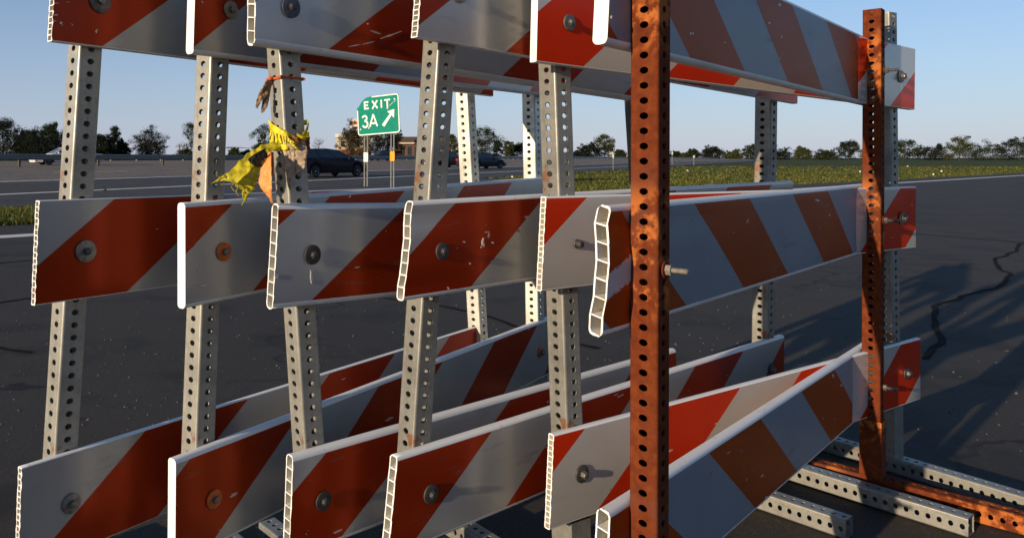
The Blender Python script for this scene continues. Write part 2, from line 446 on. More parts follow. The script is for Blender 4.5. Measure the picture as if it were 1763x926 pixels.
POSE = {
 1: dict(X=-.5545, Z=1.5501, a=.7222, lean=.0556, tilt=.0194, ph=.1966, Lf=1.4784, lf=-.0482, tf=-.033, phf=.1967),
 2: dict(X=-.2963, Z=1.6036, a=.696, lean=.038, tilt=.0135, ph=.1464, Lf=1.5113, lf=.0032, tf=-.0189, phf=.1998),
 3: dict(X=-.1212, Z=1.5647, a=.9068, lean=-.0807, tilt=.0058, ph=.1398, Lf=1.315, lf=-.12, tf=.0058, phf=.14),
 4: dict(X=.1762, Z=1.5907, a=.9267, lean=.0577, tilt=.0308, ph=.142, Lf=1.5, lf=.03, tf=0, phf=.15),
 5: dict(X=.4641, Z=1.6768, a=1.026, lean=-.0365, tilt=-.011, ph=.1434, Lf=1.5, lf=-.02, tf=0, phf=.15),
 6: dict(X=.5133, Z=1.2844, a=.8167, lean=-.0062, tilt=.0058, ph=.2485, Lf=1.5, lf=.01, tf=0, phf=.16),
}
# z bottom at the left post, roll, left end, end slant, thickness, stripe start, half period, cells, corner radius, kind of sheeting
RAIL = {
 (1,'U'): dict(z=.2244, r=-.0035, s0=-.0948, s1=1.553, e=.0584, T=.0177, c=.01-.29, h=.29, n=17, rad=.0025, washer=(.0069, .0923, .0235)),
 (1,'M'): dict(z=-.0832-.1994, r=-.0083, s0=-.0995, s1=1.575, e=.0355, T=.0150, c=-.204, h=.294, n=18, rad=.002, washer=(-.003, .0951, .0225)),
 (2,'U'): dict(z=.2085, r=.010, s0=-.0915, s1=1.60, e=.0432, T=.0238, c=-.108+.294, h=.294, n=0, rad=.009, washer=(.0061, .1002, .0190)),
 (2,'M'): dict(z=-.298, H=.210, r=.0117, s0=-.0953, s1=1.60, e=.0127, T=.0239, c=.07, h=.31, n=0, rad=.009, washer=(.0019, .1032, .0195)),
 (3,'U'): dict(z=.2130, r=-.035, s0=-.1015, s1=1.40, e=-.0225, T=.030, c=.056, h=.27, n=8, rad=.013, washer=(-.0234, .0840, .0215), slant=.0022),
 (3,'M'): dict(z=-.3005, H=.208, r=-.033, s0=-.0739, s1=1.40, e=.0356, T=.0248, c=-.005, h=.29, n=8, rad=.0115, washer=(.0086, .1042, .0200), slant=.0008),
 (4,'U'): dict(z=.2352, r=-.0344, s0=-.103, s1=1.60, e=.0741, T=.0188, c=.155, h=.287, n=18, rad=.002, washer=(.0119, .1047, .0190)),
 (4,'M'): dict(z=-.0850-.1965, H=.1965, r=.0058, s0=-.0873, s1=1.60, e=.1295, T=.0225, c=-.222, h=.284, n=8, rad=.009, washer=(-.0116, .0911, .0180), wave=.0016),
 (5,'U'): dict(z=.1989, r=-.0262, s0=-.1006, s1=1.60, e=.0084, T=.0190, c=-.241, h=.279, n=0, rad=.0025, washer=(-.0067, .0930, .0180)),
 (5,'M'): dict(z=-.0824-.2, r=-.0068, s0=-.0833, s1=1.60, e=.0599, T=.0156, c=.07, h=.29, n=17, rad=.004, washer=(.0096, .0951, .0105)),
 (6,'U'): dict(z=.1845, r=-.0131, s0=-.1039, s1=1.60, e=.0808, T=.0263, c=.231, h=.285, n=0, rad=.010, washer=None),
 (6,'M'): dict(z=-.291, H=.212, r=-.0014, s0=-.0894, s1=1.60, e=.113, T=.0248, c=-.075, h=.293, n=7, rad=.0095, washer=None, wave=.0022, slant=.0022),
}
BAR_LABEL = {
 1: 'leftmost striped road barricade, its rails with fine-ribbed ends and a rust-brown washer',
 2: 'striped road barricade second from left with solid white rail ends and an orange washer',
 3: 'striped road barricade with yellow caution tape tied round its leaning post',
 4: 'striped road barricade right of the exit sign, its middle rail with a wavy wide-celled end',
 5: 'striped road barricade just left of the rusty post, its orange face catching the sun',
 6: 'nearest striped road barricade, turned back to front, with a rusty perforated post',
}
GROUP = 'striped barricades lined up beside the ramp'
W5, W6 = .051, .0485
PM = {}
def pmesh(W, mat):
    k = (W, mat.name)
    if k not in PM: PM[k] = post_mesh('post', W, mat)
    return PM[k]
wash_mats = {(1,'U'): simple('washer_rust_grey', (.15, .12, .10), .6, .4, .5, 60), (1,'M'): simple('washer_worn_steel', (.20, .18, .15), .5, .5, .5, 70),
             (2,'U'): simple('washer_dull_brass', (.24, .20, .12), .5, .4, .4, 60), (2,'M'): simple('washer_orange', (.55, .11, .02), .45, 0, .3, 60),
             (3,'U'): simple('washer_blue_grey', (.07, .075, .10), .5, .5, .4, 60), (3,'M'): simple('washer_black', (.045, .043, .04), .55, .4, .4, 60),
             (4,'U'): simple('washer_steel', (.2, .19, .18), .45, .6, .3, 60), (4,'M'): simple('washer_dark', (.06, .055, .055), .6, .3, .4, 60),
             (5,'U'): simple('washer_grey', (.12, .12, .125), .5, .5, .35, 60), (5,'M'): M_BOLT_DK}
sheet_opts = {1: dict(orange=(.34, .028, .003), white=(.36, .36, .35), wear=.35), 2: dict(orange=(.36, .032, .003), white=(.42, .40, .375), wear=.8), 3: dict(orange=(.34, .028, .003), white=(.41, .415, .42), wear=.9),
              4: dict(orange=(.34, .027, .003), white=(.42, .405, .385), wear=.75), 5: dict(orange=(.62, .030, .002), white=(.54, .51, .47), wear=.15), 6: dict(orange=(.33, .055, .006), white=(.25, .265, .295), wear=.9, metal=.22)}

M_SCRAPE = simple('bare_scrape', (.50, .48, .45), .7, 0, .2, 150)
SCRAPES = {1: [('U', [(93, 6), (101, 6)], .0022), ('U', [(92, 27), (100, 26)], .003), ('U', [(90, 36), (97, 36.5)], .0028), ('U', [(122, 41), (126, 43), (124, 45)], .0016), ('U', [(114, 4), (120, 4)], .0014)],
           2: [('M', [(334, 424), (339, 426)], .005), ('M', [(340, 467), (346, 467)], .004), ('M', [(341, 492), (349, 491), (355, 491)], .006), ('U', [(346, 3), (350, 5)], .004)],
           3: [('U', [(600, 81), (621, 77)], .0018), ('U', [(624, 77), (640, 73), (645, 72)], .0028), ('U', [(655, 67), (671, 62), (692, 54)], .0034), ('U', [(632, 41), (635, 42)], .003), ('M', [(536, 466), (536.5, 478), (537, 488)], .0045), ('M', [(473, 472), (479, 478)], .009), ('M', [(533, 465.5), (539, 466)], .003)],
           4: [('M', [(833, 410), (831, 418), (834, 424)], .007), ('M', [(797, 416), (802, 417)], .003), ('M', [(846, 418), (851, 418)], .0028), ('M', [(828, 425), (830, 426)], .003), ('M', [(808, 454), (811, 454)], .003), ('M', [(771, 494), (774, 498)], .004)],
           5: [], 6: [('U', [(1053, 33), (1055, 28)], .006)]}
for i in range(1, 7):
    P = POSE[i]; a = P['a']; W = W5 if i < 6 else W6; h = W/2
    D = Vector((math.sin(a), math.cos(a), 0)); N = Vector((math.cos(a), -math.sin(a), 0)); U = Vector((0, 0, 1))
    P0 = Vector((P['X'], P['Z'], EYE))
    base = P0-U*EYE+D*(P['lean']*-EYE)+N*(P['tilt']*-EYE)
    root = empty('road_barricade', base, 0, BAR_LABEL[i], 'barricade', GROUP)
    inv = Matrix.Translation(base).inverted()
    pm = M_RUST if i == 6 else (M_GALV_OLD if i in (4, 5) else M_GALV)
    def post_frame(L, lean, tilt, ph):
        ax = (U+D*lean+N*tilt).normalized(); x = (D-ax*D.dot(ax)).normalized(); y = ax.cross(x)
        q = ph % INCH
        return frame(P0+D*L+ax*q, x, y, ax), ax
    zlow = None
    for L, lean, tilt, ph in ((0, P['lean'], P['tilt'], P['ph']), (P['Lf'], P['lf'], P['tf'], P['phf'])):
        Mp, ax = post_frame(L, lean, tilt, ph)
        po = link('post', pmesh(W, M_GALV_NEW if (i in (1, 2) and L) else M_GALV_SHADE if (i == 3 and L) else pm), root, inv @ Mp)
        if i == 6 and L == 0: po['label'] = 'rusty orange-brown perforated post'
        # foot: a plain sleeve standing on a crosswise tube, both on the asphalt
        fb = P0+D*L-U*EYE-D*lean*EYE-N*tilt*EYE
        s_ = h+.004
        Ms = frame(fb+U*.0, D, -N, U)
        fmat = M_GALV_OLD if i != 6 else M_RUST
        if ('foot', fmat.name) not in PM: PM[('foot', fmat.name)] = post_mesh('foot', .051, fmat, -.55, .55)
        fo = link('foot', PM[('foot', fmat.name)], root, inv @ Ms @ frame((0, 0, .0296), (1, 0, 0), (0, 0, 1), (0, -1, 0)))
        ax0 = Vector((ax.dot(D), -ax.dot(N), ax.z))
        slm = MB()
        for k in range(4):
            sx_, sy_ = ((1,1),(-1,1),(-1,-1),(1,-1))[k]; tx, ty = ((1,1),(-1,1),(-1,-1),(1,-1))[(k+1) % 4]
            o1 = ax0*.17
            slm.face([(sx_*s_, sy_*s_, .055), (tx*s_, ty*s_, .055), (tx*s_+o1.x, ty*s_+o1.y, .055+o1.z), (sx_*s_+o1.x, sy_*s_+o1.y, .055+o1.z)])
        slm.build('sleeve', fmat, fo, fo.matrix_basis.inverted() @ (inv @ Ms))
    # rails
    for Rk in ('U', 'M', 'L'):
        if Rk == 'L':
            q = dict(RAIL[(i, 'M')]); q['z'] = q['z']-.505; q['c'] = q['c']+.11*i; q['wave'] = None; q['r'] = q['r']*.3
            if q['washer']: q['washer'] = (0.0, .1, .0195)
        else: q = RAIL[(i, Rk)]
        H = q.get('H', .2 if q['rad'] < .006 else .212)
        T = q['T']; z = q['z']
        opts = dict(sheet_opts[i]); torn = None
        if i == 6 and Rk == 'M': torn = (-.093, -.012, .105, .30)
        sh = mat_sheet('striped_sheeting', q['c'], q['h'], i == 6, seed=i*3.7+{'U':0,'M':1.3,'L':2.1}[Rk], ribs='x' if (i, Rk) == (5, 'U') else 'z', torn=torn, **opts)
        wv = None
        if q.get('wave'):
            am = q['wave']; wv = (lambda t, am=am: 1.3*am*(math.sin(t*8.5+.6)+.5*math.sin(t*17)))
        zref = 0 if Rk == 'U' else H
        me = rail_mesh('rail', T, H, q['s0'], q['s1'], q['e'], zref, q['n'], q['rad'], [M_PLAST, sh, M_INSIDE], wv, seed=i*7+len(Rk)+ord(Rk), slant=q.get('slant', 0), wall=.0026 if q['n'] > 10 else .003)
        off = h if i < 6 else -h-T
        zc = z if Rk == 'U' else z+H
        org = P0+D*(P['lean']*zc)+N*(P['tilt']*zc+off+.0006)+U*z
        Dr = (D*math.cos(q['r'])+U*math.sin(q['r'])); Ur = (U*math.cos(q['r'])-D*math.sin(q['r']))
        Mr = frame(org, Dr, -N, Ur)
        ro = link('rail', me, root, inv @ Mr)
        if q['washer']:
            s, dz, rw = q['washer']
            small = (i, Rk) in ((5, 'M'), (5, 'L'))
            Mw = Mr @ frame((s, -T-.0005-(.001 if i != 3 else .002), dz), (1, 0, 0), (0, 0, 1), (0, -1, 0))
            washer_pair(root, inv @ Mw, rw, wash_mats[(i, 'M' if Rk == 'L' else Rk)], head=.0085 if small else .0078, hh=.012 if small else .009,
                        mb_=M_BOLT_DK if i in (3, 4) or (i, Rk) in ((1, 'M'), (5, 'M')) else M_BOLT, stub=0)
            # the same fixing on the far post
            Mw = Mr @ frame((P['Lf'], -T-.0005-.001, .1), (1, 0, 0), (0, 0, 1), (0, -1, 0))
            washer_pair(root, inv @ Mw, .0195, wash_mats[(i, 'M' if Rk == 'L' else Rk)], mb_=M_BOLT)
        elif i == 6:
            # the threaded end and nut come out of the near side of the post
            for s in (0.0, P['Lf']):
                zz = .104 if Rk == 'M' else .1
                Mw = Mr @ frame((s+.0, -T-W-.0008, zz), (1, 0, 0), (0, 0, 1), (0, -1, 0))
                wo = MB(); wo.lathe([(.0145, 0), (.0145, .0018), (.013, .0026), (.006, .0026)], 24)
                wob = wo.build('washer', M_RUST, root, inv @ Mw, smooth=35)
                nb = MB(); nb.prism([(.0092*math.cos(R(60*k)), .0092*math.sin(R(60*k))) for k in range(6)], .0027, .0115)
                th = [(.0049 if k % 2 else .0042, .0115+k*.0009) for k in range(30)]
                nb.lathe([(.0045, .0115)]+th+[(.003, .0115+30*.0009)], 14)
                nb.build('nut', simple('dull_zinc', (.30, .27, .22), .55, .5, .3, 120) if s == 0 and Rk == 'M' else M_BOLT, wob, None, smooth=35)
    # scrapes and chips in the sheeting that the photo shows one by one
    for Rk, pts, wd in SCRAPES.get(i, ()):
        q = RAIL[(i, Rk)]; T = q['T']; off = h if i < 6 else -h-T
        zc = q['z'] if Rk == 'U' else q['z']+q.get('H', .2 if q['rad'] < .006 else .212)
        org = P0+D*(P['lean']*zc)+N*(P['tilt']*zc+off+.0006)+U*q['z']
        Dr = (D*math.cos(q['r'])+U*math.sin(q['r'])); Ur = (U*math.cos(q['r'])-D*math.sin(q['r'])); Mr = frame(org, Dr, -N, Ur); Mi = Mr.inverted()
        e0 = Mi @ Vector((0, 0, EYE)); lp = []
        for px, py in pts:
            d = (Mi @ at(px, py, 1.0))-e0; k = (-T-.0016-e0.y)/d.y; lp.append(e0+d*k)
        rs = random.Random(int(pts[0][0])); mb = MB()
        up = []; dn = []; n = 7
        for k in range(n):
            u = k/(n-1)*(len(lp)-1); a_ = min(int(u), len(lp)-2); p = lp[a_].lerp(lp[a_+1], u-a_); t_ = (lp[a_+1]-lp[a_]).normalized(); nn = Vector((-t_.z, 0, t_.x))
            w0 = wd*(.25+.75*math.sin(math.pi*(k+.3)/(n-.4)))*rs.uniform(.6, 1.3)
            up.append(p+nn*w0/2); dn.append(p-nn*w0/2)
        for k in range(n-1):
            mb.face([dn[k], dn[k+1], up[k+1], up[k]])
            mb.face([up[k], up[k+1], up[k+1]+Vector((0, .0012, 0)), up[k]+Vector((0, .0012, 0))]); mb.face([dn[k]+Vector((0, .0012, 0)), dn[k+1]+Vector((0, .0012, 0)), dn[k+1], dn[k]])
        mb.build('scrape', M_SCRAPE, root, inv @ Mr)
    if i == 3:
        # torn scrap of sheeting hanging under the far end of the top rail, and the stepped sleeves on the far post
        fl = MB(); q = RAIL[(3, 'U')]
        org = P0+D*1.185+N*(h+.02)+U*(.213-.035*1.185)
        fl.add([org+D*u_+U*v_+N*n_ for u_, v_, n_ in ((0, .012, 0), (.12, .012, 0), (.12, -.022, .004), (.0, -.02, .008), (-.012, -.014, .012))], [(0, 1, 2, 3, 4)])
        fl.add([org+D*u_+U*v_+N*(n_-.0012) for u_, v_, n_ in ((0, .012, 0), (.12, .012, 0), (.12, -.022, .004), (.0, -.02, .008), (-.012, -.014, .012))], [(4, 3, 2, 1, 0)])
        f2 = fl.build('sheeting_scrap', simple('torn_orange_sheeting', (.42, .07, .015), .4, 0, .3, 20), root, inv); f2['label'] = 'torn orange scrap under the rail end'

# ------------------------------------------------------------------ ground, ramp and highway
HA = math.atan2(800, 1300)                                   # highway heading; p = distance to its left, q = along it
Hd = Vector((math.sin(HA), math.cos(HA), 0)); Hn = Vector((-math.cos(HA), math.sin(HA), 0))
RA = R(52); Rd = Vector((math.sin(RA), math.cos(RA), 0)); Rn = Vector((-math.cos(RA), math.sin(RA), 0))
def hz(p): return .0138*min(max(p-20, 0), 50)                # the carriageways climb gently towards the far side
def HP(q, p, dz=0.0): return Hd*q+Hn*p+Vector((0, 0, hz(p)+dz))
def RP(q, p, dz=0.0): return Rd*q+Rn*p+Vector((0, 0, dz))
def line_h(px, p):
    'q at which the ray of photo column px meets highway line p'
    t = (px-CX)/F; Z = p/(math.sin(HA)-math.cos(HA)*t); return Hd.dot(Vector((t*Z, Z, 0)))
def strip(name, pts_fn, a, qs, dz, mat, parent=None, kind='structure'):
    'sheet between the across-distances in a, along qs'
    mb = MB(); vs_ = []; fs = []
    for q in qs:
        for p in a: vs_.append(pts_fn(q, p, dz))
    n = len(a)
    for k in range(len(qs)-1):
        for j in range(n-1): fs.append((k*n+j, k*n+j+1, (k+1)*n+j+1, (k+1)*n+j))
    mb.add(vs_, fs); o = mb.build(name, mat, parent)
    if kind: o['kind'] = kind
    return o
def mat_ground():
    t = NT('field_grass'); a = t.noise(.25, 6, .65); b = t.noise(9, 5, .7); f = t.noise(60, 3, .7)
    c = t.ramp(b, [(.25, (.022, .034, .008)), (.5, (.045, .065, .014)), (.75, (.085, .095, .024))])
    c = t.mix(t.step(a, .48, .68), c, (.10, .085, .035)); c = t.mix(t.step(f, .6, .75), c, (.05, .04, .022))
    t.set(c, .9, 0, .1); t.bump(b, .8, .05); return t.mat
qL = [-3000, -400, -150, -60, -20, 0, 20, 40, 70, 110, 180, 300, 600, 1500, 6000]
strip('ground', HP, [-6000, -600, -60, -10, 14.6, 20, 47, 70, 120, 700, 6000], qL, -.06, mat_ground())
A_DARK = mat_asphalt('dark_asphalt', .046, 1.0, .35); A_LANE = mat_asphalt('worn_concrete_lane', .135, 1.26, .35)
A_RAMP = mat_asphalt('ramp_asphalt', .035, 1.16, 1.0)
P_WHITE = mat_paint('white_road_paint', (.62, .61, .58)); P_YEL = mat_paint('yellow_road_paint', (.55, .36, .06))
HW = empty('highway', (0, 0, 0)); HW['kind'] = 'structure'
strip('shoulder', HP, [14.4, 17, 20, 27.2], qL, -.012, A_DARK, HW, None)
strip('lanes', HP, [27.2, 35, 42, 49.2, 60, 70, 74], qL, -.012, A_LANE, HW, None)
strip('edge_line', HP, [19.25, 19.72], qL, -.006, P_WHITE, HW, None)
strip('edge_line', HP, [26.8, 27.2], qL, -.006, P_WHITE, HW, None)
strip('edge_line', HP, [47.1, 47.5], qL, -.006, P_YEL, HW, None)
qa, qb = line_h(240, 13.0), line_h(838, 14.0)
strip('gore_pavement', HP, [10.9, 12.6, 14.4], [qa, qa+4, qa+9, qa+14, (qa+14+qb)/2, qb], -.018, A_DARK, HW, None)
dash = MB()
for k in range(-6, 60):
    q0 = line_h(92, 36)+k*15.0; q1 = q0+(line_h(219, 36)-line_h(92, 36))
    if k == 0: pass
    if k: q1 = q0+4.2
    if k == 1: q0 += 4; q1 += 4
    o = strip('lane_dash', HP, [35.85, 36.15], [q0, q1], -.006, P_WHITE, HW, None)
    if k > 20: pass
# ramp where the barricades stand
qR = [-300, -60, -20, -6, 0, 4, 8, 14, 22, 40, 90, 200, 600]
RM = empty('ramp', (0, 0, 0)); RM['kind'] = 'structure'
strip('ramp_asphalt', RP, [-14, -4, 0, 4, 8, 12.3], qR, 0.0, A_RAMP, RM, None)
strip('edge_line', RP, [10.25, 10.62], qR, .005, P_WHITE, RM, None)
# tar-sealed cracks wandering over the ramp
M_TAR = simple('crack_sealant', (.014, .0135, .013), .95, 0, .4, 12, .05)
rnd = random.Random(5)
for q0, p0, ang, ln in ((-2.0, 5.2, .05, 11), (1.0, 7.9, -.03, 14), (3.5, 2.2, 1.35, 7.5), (6.5, 3.4, 1.7, 6.5), (4.5, 1.2, .12, 12), (9.0, 6.6, 1.45, 4.5), (1.2, 4.0, 1.6, 5.0), (12.0, 2.0, 1.5, 8.0)):
    m = MB(); x, y, a_ = q0, p0, ang; prev = None; sd_ = rnd.uniform(0, 50)
    for k in range(int(ln/.16)):
        a_ = ang+.75*noise.noise(Vector((k*.09, sd_, 0)))+.5*noise.noise(Vector((k*.5, sd_, 3))); x += math.cos(a_)*.16; y += math.sin(a_)*.16
        if y > 10.1 or y < -8: break
        wd_ = .017*(1+.5*noise.noise(Vector((k*.7, sd_, 9)))); nx, ny = -math.sin(a_)*wd_, math.cos(a_)*wd_
        cur = (RP(x+nx, y+ny, .0035), RP(x-nx, y-ny, .0035))
        if prev: m.face([prev[0], prev[1], cur[1], cur[0]])
        prev = cur
    m.build('crack_seal', M_TAR, RM)
pb_ = MB(); rnd = random.Random(77)
for k in range(1100):
    Z = 2.6/(1-rnd.random()*.80); px = rnd.uniform(-30, 1790); t = (px-CX)/F; v = Vector((t*Z, Z, 0))
    if v.dot(Rn) > 12.2: continue
    r = rnd.uniform(.003, .008)*(1.6 if rnd.random() < .06 else 1); a0 = rnd.uniform(0, 6.28)
    ring = [v+Vector((math.cos(a0+q*1.257)*r*rnd.uniform(.7, 1.2), math.sin(a0+q*1.257)*r*rnd.uniform(.7, 1.2), -.001)) for q in range(5)]
    top = v+Vector((rnd.uniform(-.3, .3)*r, rnd.uniform(-.3, .3)*r, r*rnd.uniform(.6, 1.1)))
    for q in range(5): pb_.face([ring[q], ring[(q+1) % 5], top])
o = pb_.build('gravel', simple('road_grit', (.075, .07, .062), .9, 0, .6, 30)); o['kind'] = 'stuff'

# ------------------------------------------------------------------ grass and weeds
def in_gore(v):
    if v.dot(Hn) > 10.8 and qa-.1 < v.dot(Hd) < qb+.1+1.2*noise.noise(v*.8): return False
    return v.dot(Rn) > 12.15 and v.dot(Hn) < 14.3
GM = [mat_leaf('grass_blade', (.088, .106, .021), .42), mat_leaf('dry_grass_blade', (.27, .21, .06), .4), simple('yellow_flower', (.60, .42, .03), .6), simple('white_flower', (.7, .68, .6), .6)]
gb = MB(); rnd = random.Random(3)
def blade(v, hgt, wid, m):
    t = rnd.uniform(0, 6.283); s = Vector((math.cos(t), math.sin(t), 0))*wid; l = Vector((rnd.uniform(-1, 1), rnd.uniform(-1, 1), 0))*hgt*.45
    gb.face([v-s, v+s, v+s*.5+l*.4+Vector((0, 0, hgt*.6)), v+l+Vector((0, 0, hgt))], m)
cnt = 0; tries = 0
while cnt < 64000 and tries < 900000:
    tries += 1
    Z = 9.5/(1-rnd.random()*.90); px = rnd.uniform(-40, 1790)
    if Z > 95: continue
    v = Vector(((px-CX)/F*Z, Z, -.055))
    if not in_gore(v): continue
    edge = min(v.dot(Rn)-12.15, 14.5-v.dot(Hn))
    n_ = noise.noise(v*.35)
    hgt = rnd.uniform(.05, .13)*(1+.6*n_)*(1.1 if edge < .25 else 1)*(1.5 if Z < 15 else 1)+(.05 if rnd.random() < .04 else 0)
    for _ in range(2):
        vv = v+Vector((rnd.uniform(-.05, .05), rnd.uniform(-.05, .05), 0))
        m = 1 if rnd.random() < .10+.30*max(0, noise.noise(v*.22+Vector((9, 0, 0)))) else 0
        blade(vv, hgt*rnd.uniform(.7, 1.2), .005+.0008*Z, m); cnt += 1
    yl = noise.noise(v*.3+Vector((40, 3, 0)))
    if yl > .3 and rnd.random() < .10:
        q = v+Vector((0, 0, hgt*1.05)); s = .012+.0012*Z
        gb.face([q+Vector((-s, 0, 0)), q+Vector((0, -s, .01)), q+Vector((s, 0, 0)), q+Vector((0, s, .015))], 2)
    elif rnd.random() < .0009 and Z > 18:
        q = v+Vector((0, 0, hgt*1.1)); s = .015+.0012*Z
        gb.face([q+Vector((-s, 0, 0)), q+Vector((0, 0, -s)), q+Vector((s, 0, 0)), q+Vector((0, 0, s))], 3)
go = gb.build('grass', GM); go['kind'] = 'stuff'
# one tall weed in front of the road, right of the leftmost post
wv0 = at(181, 372, 13.2); wv0.z = -.05
wr = empty('weed', wv0, 0, 'thin tall weed sprouting from the verge right of the leftmost post', 'weed')
m = MB(); top = 1.02-(322-272)/1300*13.2+.05
m.tube([(0, 0, 0), (.01, 0, top*.5), (-.005, 0, top)], [.009, .007, .004], 6); m.build('stem', GM[0], wr)
m = MB()
for k in range(26):
    t = rnd.uniform(0, 6.28); z = top*rnd.uniform(.35, 1.0); l = .10*(1.25-z/top*.6); d = Vector((math.cos(t), math.sin(t), rnd.uniform(-.1, .7)))
    p = Vector((0, 0, z)); s = Vector((-math.sin(t), math.cos(t), 0))*.018
    m.face([p, p+d*l*.5+s, p+d*l, p+d*l*.5-s])
m.build('leaves', mat_leaf('weed_leaf', (.09, .10, .03), .3), wr)

# ------------------------------------------------------------------ guardrails along the median
M_GR = mat_galv('guardrail_steel', .20); M_GP = simple('guardrail_post_dark', (.05, .047, .045), .7); M_WOOD = simple('pale_post', (.42, .39, .34), .8)
def guardrail(p, q0, q1, step, zb, beam_h, label, pm, off, every=1):
    r0 = empty('guardrail', HP(q0, p), 0, label, 'guardrail')
    base = Vector(r0.location); k = 0; q = q0
    prof = [(-.0, 0), (.05, .03), (.085, .10), (.03, .16), (.03, .20), (.085, .26), (.05, .33), (0, .36)]
    prof = [(x, z*beam_h/.36) for x, z in prof]
    mb = MB()
    vs_ = []
    for e in (0, step+.05):
        for x, z in prof: vs_.append(Hd*e-Hn*x+Vector((0, 0, zb+z)))
        for x, z in reversed(prof): vs_.append(Hd*e-Hn*(x-.012)+Vector((0, 0, zb+z)))
    n = 2*len(prof); mb.add(vs_, [(j, (j+1) % n, n+(j+1) % n, n+j) for j in range(n)]+[tuple(range(n-1, -1, -1)), tuple(range(n, 2*n))])
    bm = mb.mesh('beam_panel', M_GR, smooth=40)
    pb = MB(); pb.box(-.075, .075, .02, .17, -.3, zb+beam_h*.92, M=frame(Vector((0, 0, 0)), Hd, Hn, Vector((0, 0, 1)))); pme = pb.mesh('post', pm)
    while q < q1:
        loc = HP(q, p)-base+Hn*(.003 if k % 2 else 0)
        link('beam_panel', bm, r0, Matrix.Translation(loc)); link('post', pme, r0, Matrix.Translation(HP(q+off, p)-base))
        q += step; k += 1
    return r0
STEP = (line_h(281.7, 49)-line_h(34.5, 49))/2
guardrail(49, line_h(34.5, 49)-3*STEP, 620, STEP, .46, .42, 'long steel guardrail between the two carriageways, nearest the camera', M_GP, 0.0)
guardrail(75, line_h(34.5, 75)-3*STEP, 700, STEP*.6, .42, .36, 'farther guardrail on pale posts at the foot of the trees', M_WOOD, 0.0)

# ------------------------------------------------------------------ exit sign
Zs = 27.0
so = at(653, 231, Zs); so.z = -.05
sr = empty('exit_sign', so, 0, 'green EXIT 3A sign with an upward arrow and a bent corner, on thin steel posts', 'road sign')
yaw = R(37); SD = Vector((math.cos(yaw), -math.sin(yaw), 0)); SN = Vector((-math.sin(yaw), -math.cos(yaw), 0))
roll = .05; Sx = (SD*math.cos(roll)+Vector((0, 0, 1))*math.sin(roll)); Sz = (Vector((0, 0, 1))*math.cos(roll)-SD*math.sin(roll))
SW, SH = 1.84, 1.40
c0 = at(652, 231.8, Zs)-so-Sx*SW/2
Ms = frame(c0, Sx, Sz, Sx.cross(Sz))          # local x across, y up, z towards the viewer
def arc(cx, cy, r, a0, a1, n=6): return [(cx+r*math.cos(R(a0+(a1-a0)*k/n)), cy+r*math.sin(R(a0+(a1-a0)*k/n))) for k in range(n+1)]
outl = arc(.11, .11, .11, 180, 270)+arc(SW-.11, .11, .11, 270, 360)+arc(SW-.11, SH-.11, .11, 0, 90)+[(.66, SH-.005), (.42, SH-.04), (.22, SH-.17), (.09, SH-.33), (.0, SH-.40)]
S_GREEN = NT('green_sheeting'); _f = S_GREEN.noise(5, 5, .6); _g = S_GREEN.noise(30, 5, .7)
_c = S_GREEN.ramp(_f, [(.3, (.0, .165, .115)), (.7, (.002, .215, .155))]); _c = S_GREEN.mix(S_GREEN.step(_g, .68, .76), _c, (.03, .32, .25)); S_GREEN.set(_c, .6, 0, .12); S_GREEN = S_GREEN.mat
S_WHITE = simple('white_legend', (.72, .71, .66), .45, 0, .06, 12); S_ALU = simple('sign_back', (.4, .4, .4), .5, .5)
m = MB(); m.prism(outl, -.006, 0, 0); m.build('panel', S_GREEN, sr, Ms)
def stroke(pts, wd, z0=.001, z1=.004, closed=False):
    'flat lettering stroke with mitred joints'
    mb = MB(); P_ = [Vector((x, y, 0)) for x, y in pts]; L = []; n = len(P_)
    for k, p in enumerate(P_):
        if closed: d0 = (p-P_[k-1]).normalized(); d1 = (P_[(k+1) % n]-p).normalized()
        else:
            d0 = (p-P_[k-1]).normalized() if k else None; d1 = (P_[k+1]-p).normalized() if k < n-1 else None
            d0 = d0 or d1; d1 = d1 or d0
        t = (d0+d1).normalized(); nn = Vector((-t.y, t.x, 0)); s = min(1.6, 1/max(.3, nn.dot(Vector((-d0.y, d0.x, 0)))))
        L.append((p+nn*wd/2*s, p-nn*wd/2*s))
    rng = range(n if closed else n-1)
    for k in rng:
        (a, b), (c, d) = L[k], L[(k+1) % n]; q = [Vector((v.x, v.y, z)) for z in (z0, z1) for v in (a, b, d, c)]
        mb.add(q, [(4, 5, 6, 7), (0, 4, 7, 3), (1, 2, 6, 5), (0, 1, 5, 4), (3, 7, 6, 2)])
    return mb
# white border (missing along the bent corner)
bi = arc(.12, .12, .09, 180, 270)+arc(SW-.12, .12, .09, 270, 360)+arc(SW-.12, SH-.12, .09, 0, 90)+[(.68, SH-.03)]
stroke([(.03, SH-.47)]+bi, .038).build('border', S_WHITE, sr, Ms)
def letter(strokes, wd):
    mb = MB()
    for k, st_ in enumerate(strokes):
        s = stroke(st_, wd, .001+.0004*k, .0045+.0004*k); mb.add(s.v, s.f)
    mb.build('letter', S_WHITE, sr, Ms)
y0, y1 = .94, 1.23; sw = .058
letter([[(.355, y0), (.355, y1)], [(.33, y1-sw/2), (.53, y1-sw/2)], [(.34, (y0+y1)/2), (.50, (y0+y1)/2)], [(.33, y0+sw/2), (.535, y0+sw/2)]], sw)
letter([[(.69, y0), (.92, y1)], [(.69, y1), (.92, y0)]], sw)
letter([[(1.09, y0), (1.09, y1)]], sw)
letter([[(1.345, y0), (1.345, y1)], [(1.22, y1-sw/2), (1.47, y1-sw/2)]], sw)
th = [(.225, .66)]+arc(.34, .625, .088, 150, -80, 9)[1:]+[(.31, .535)]
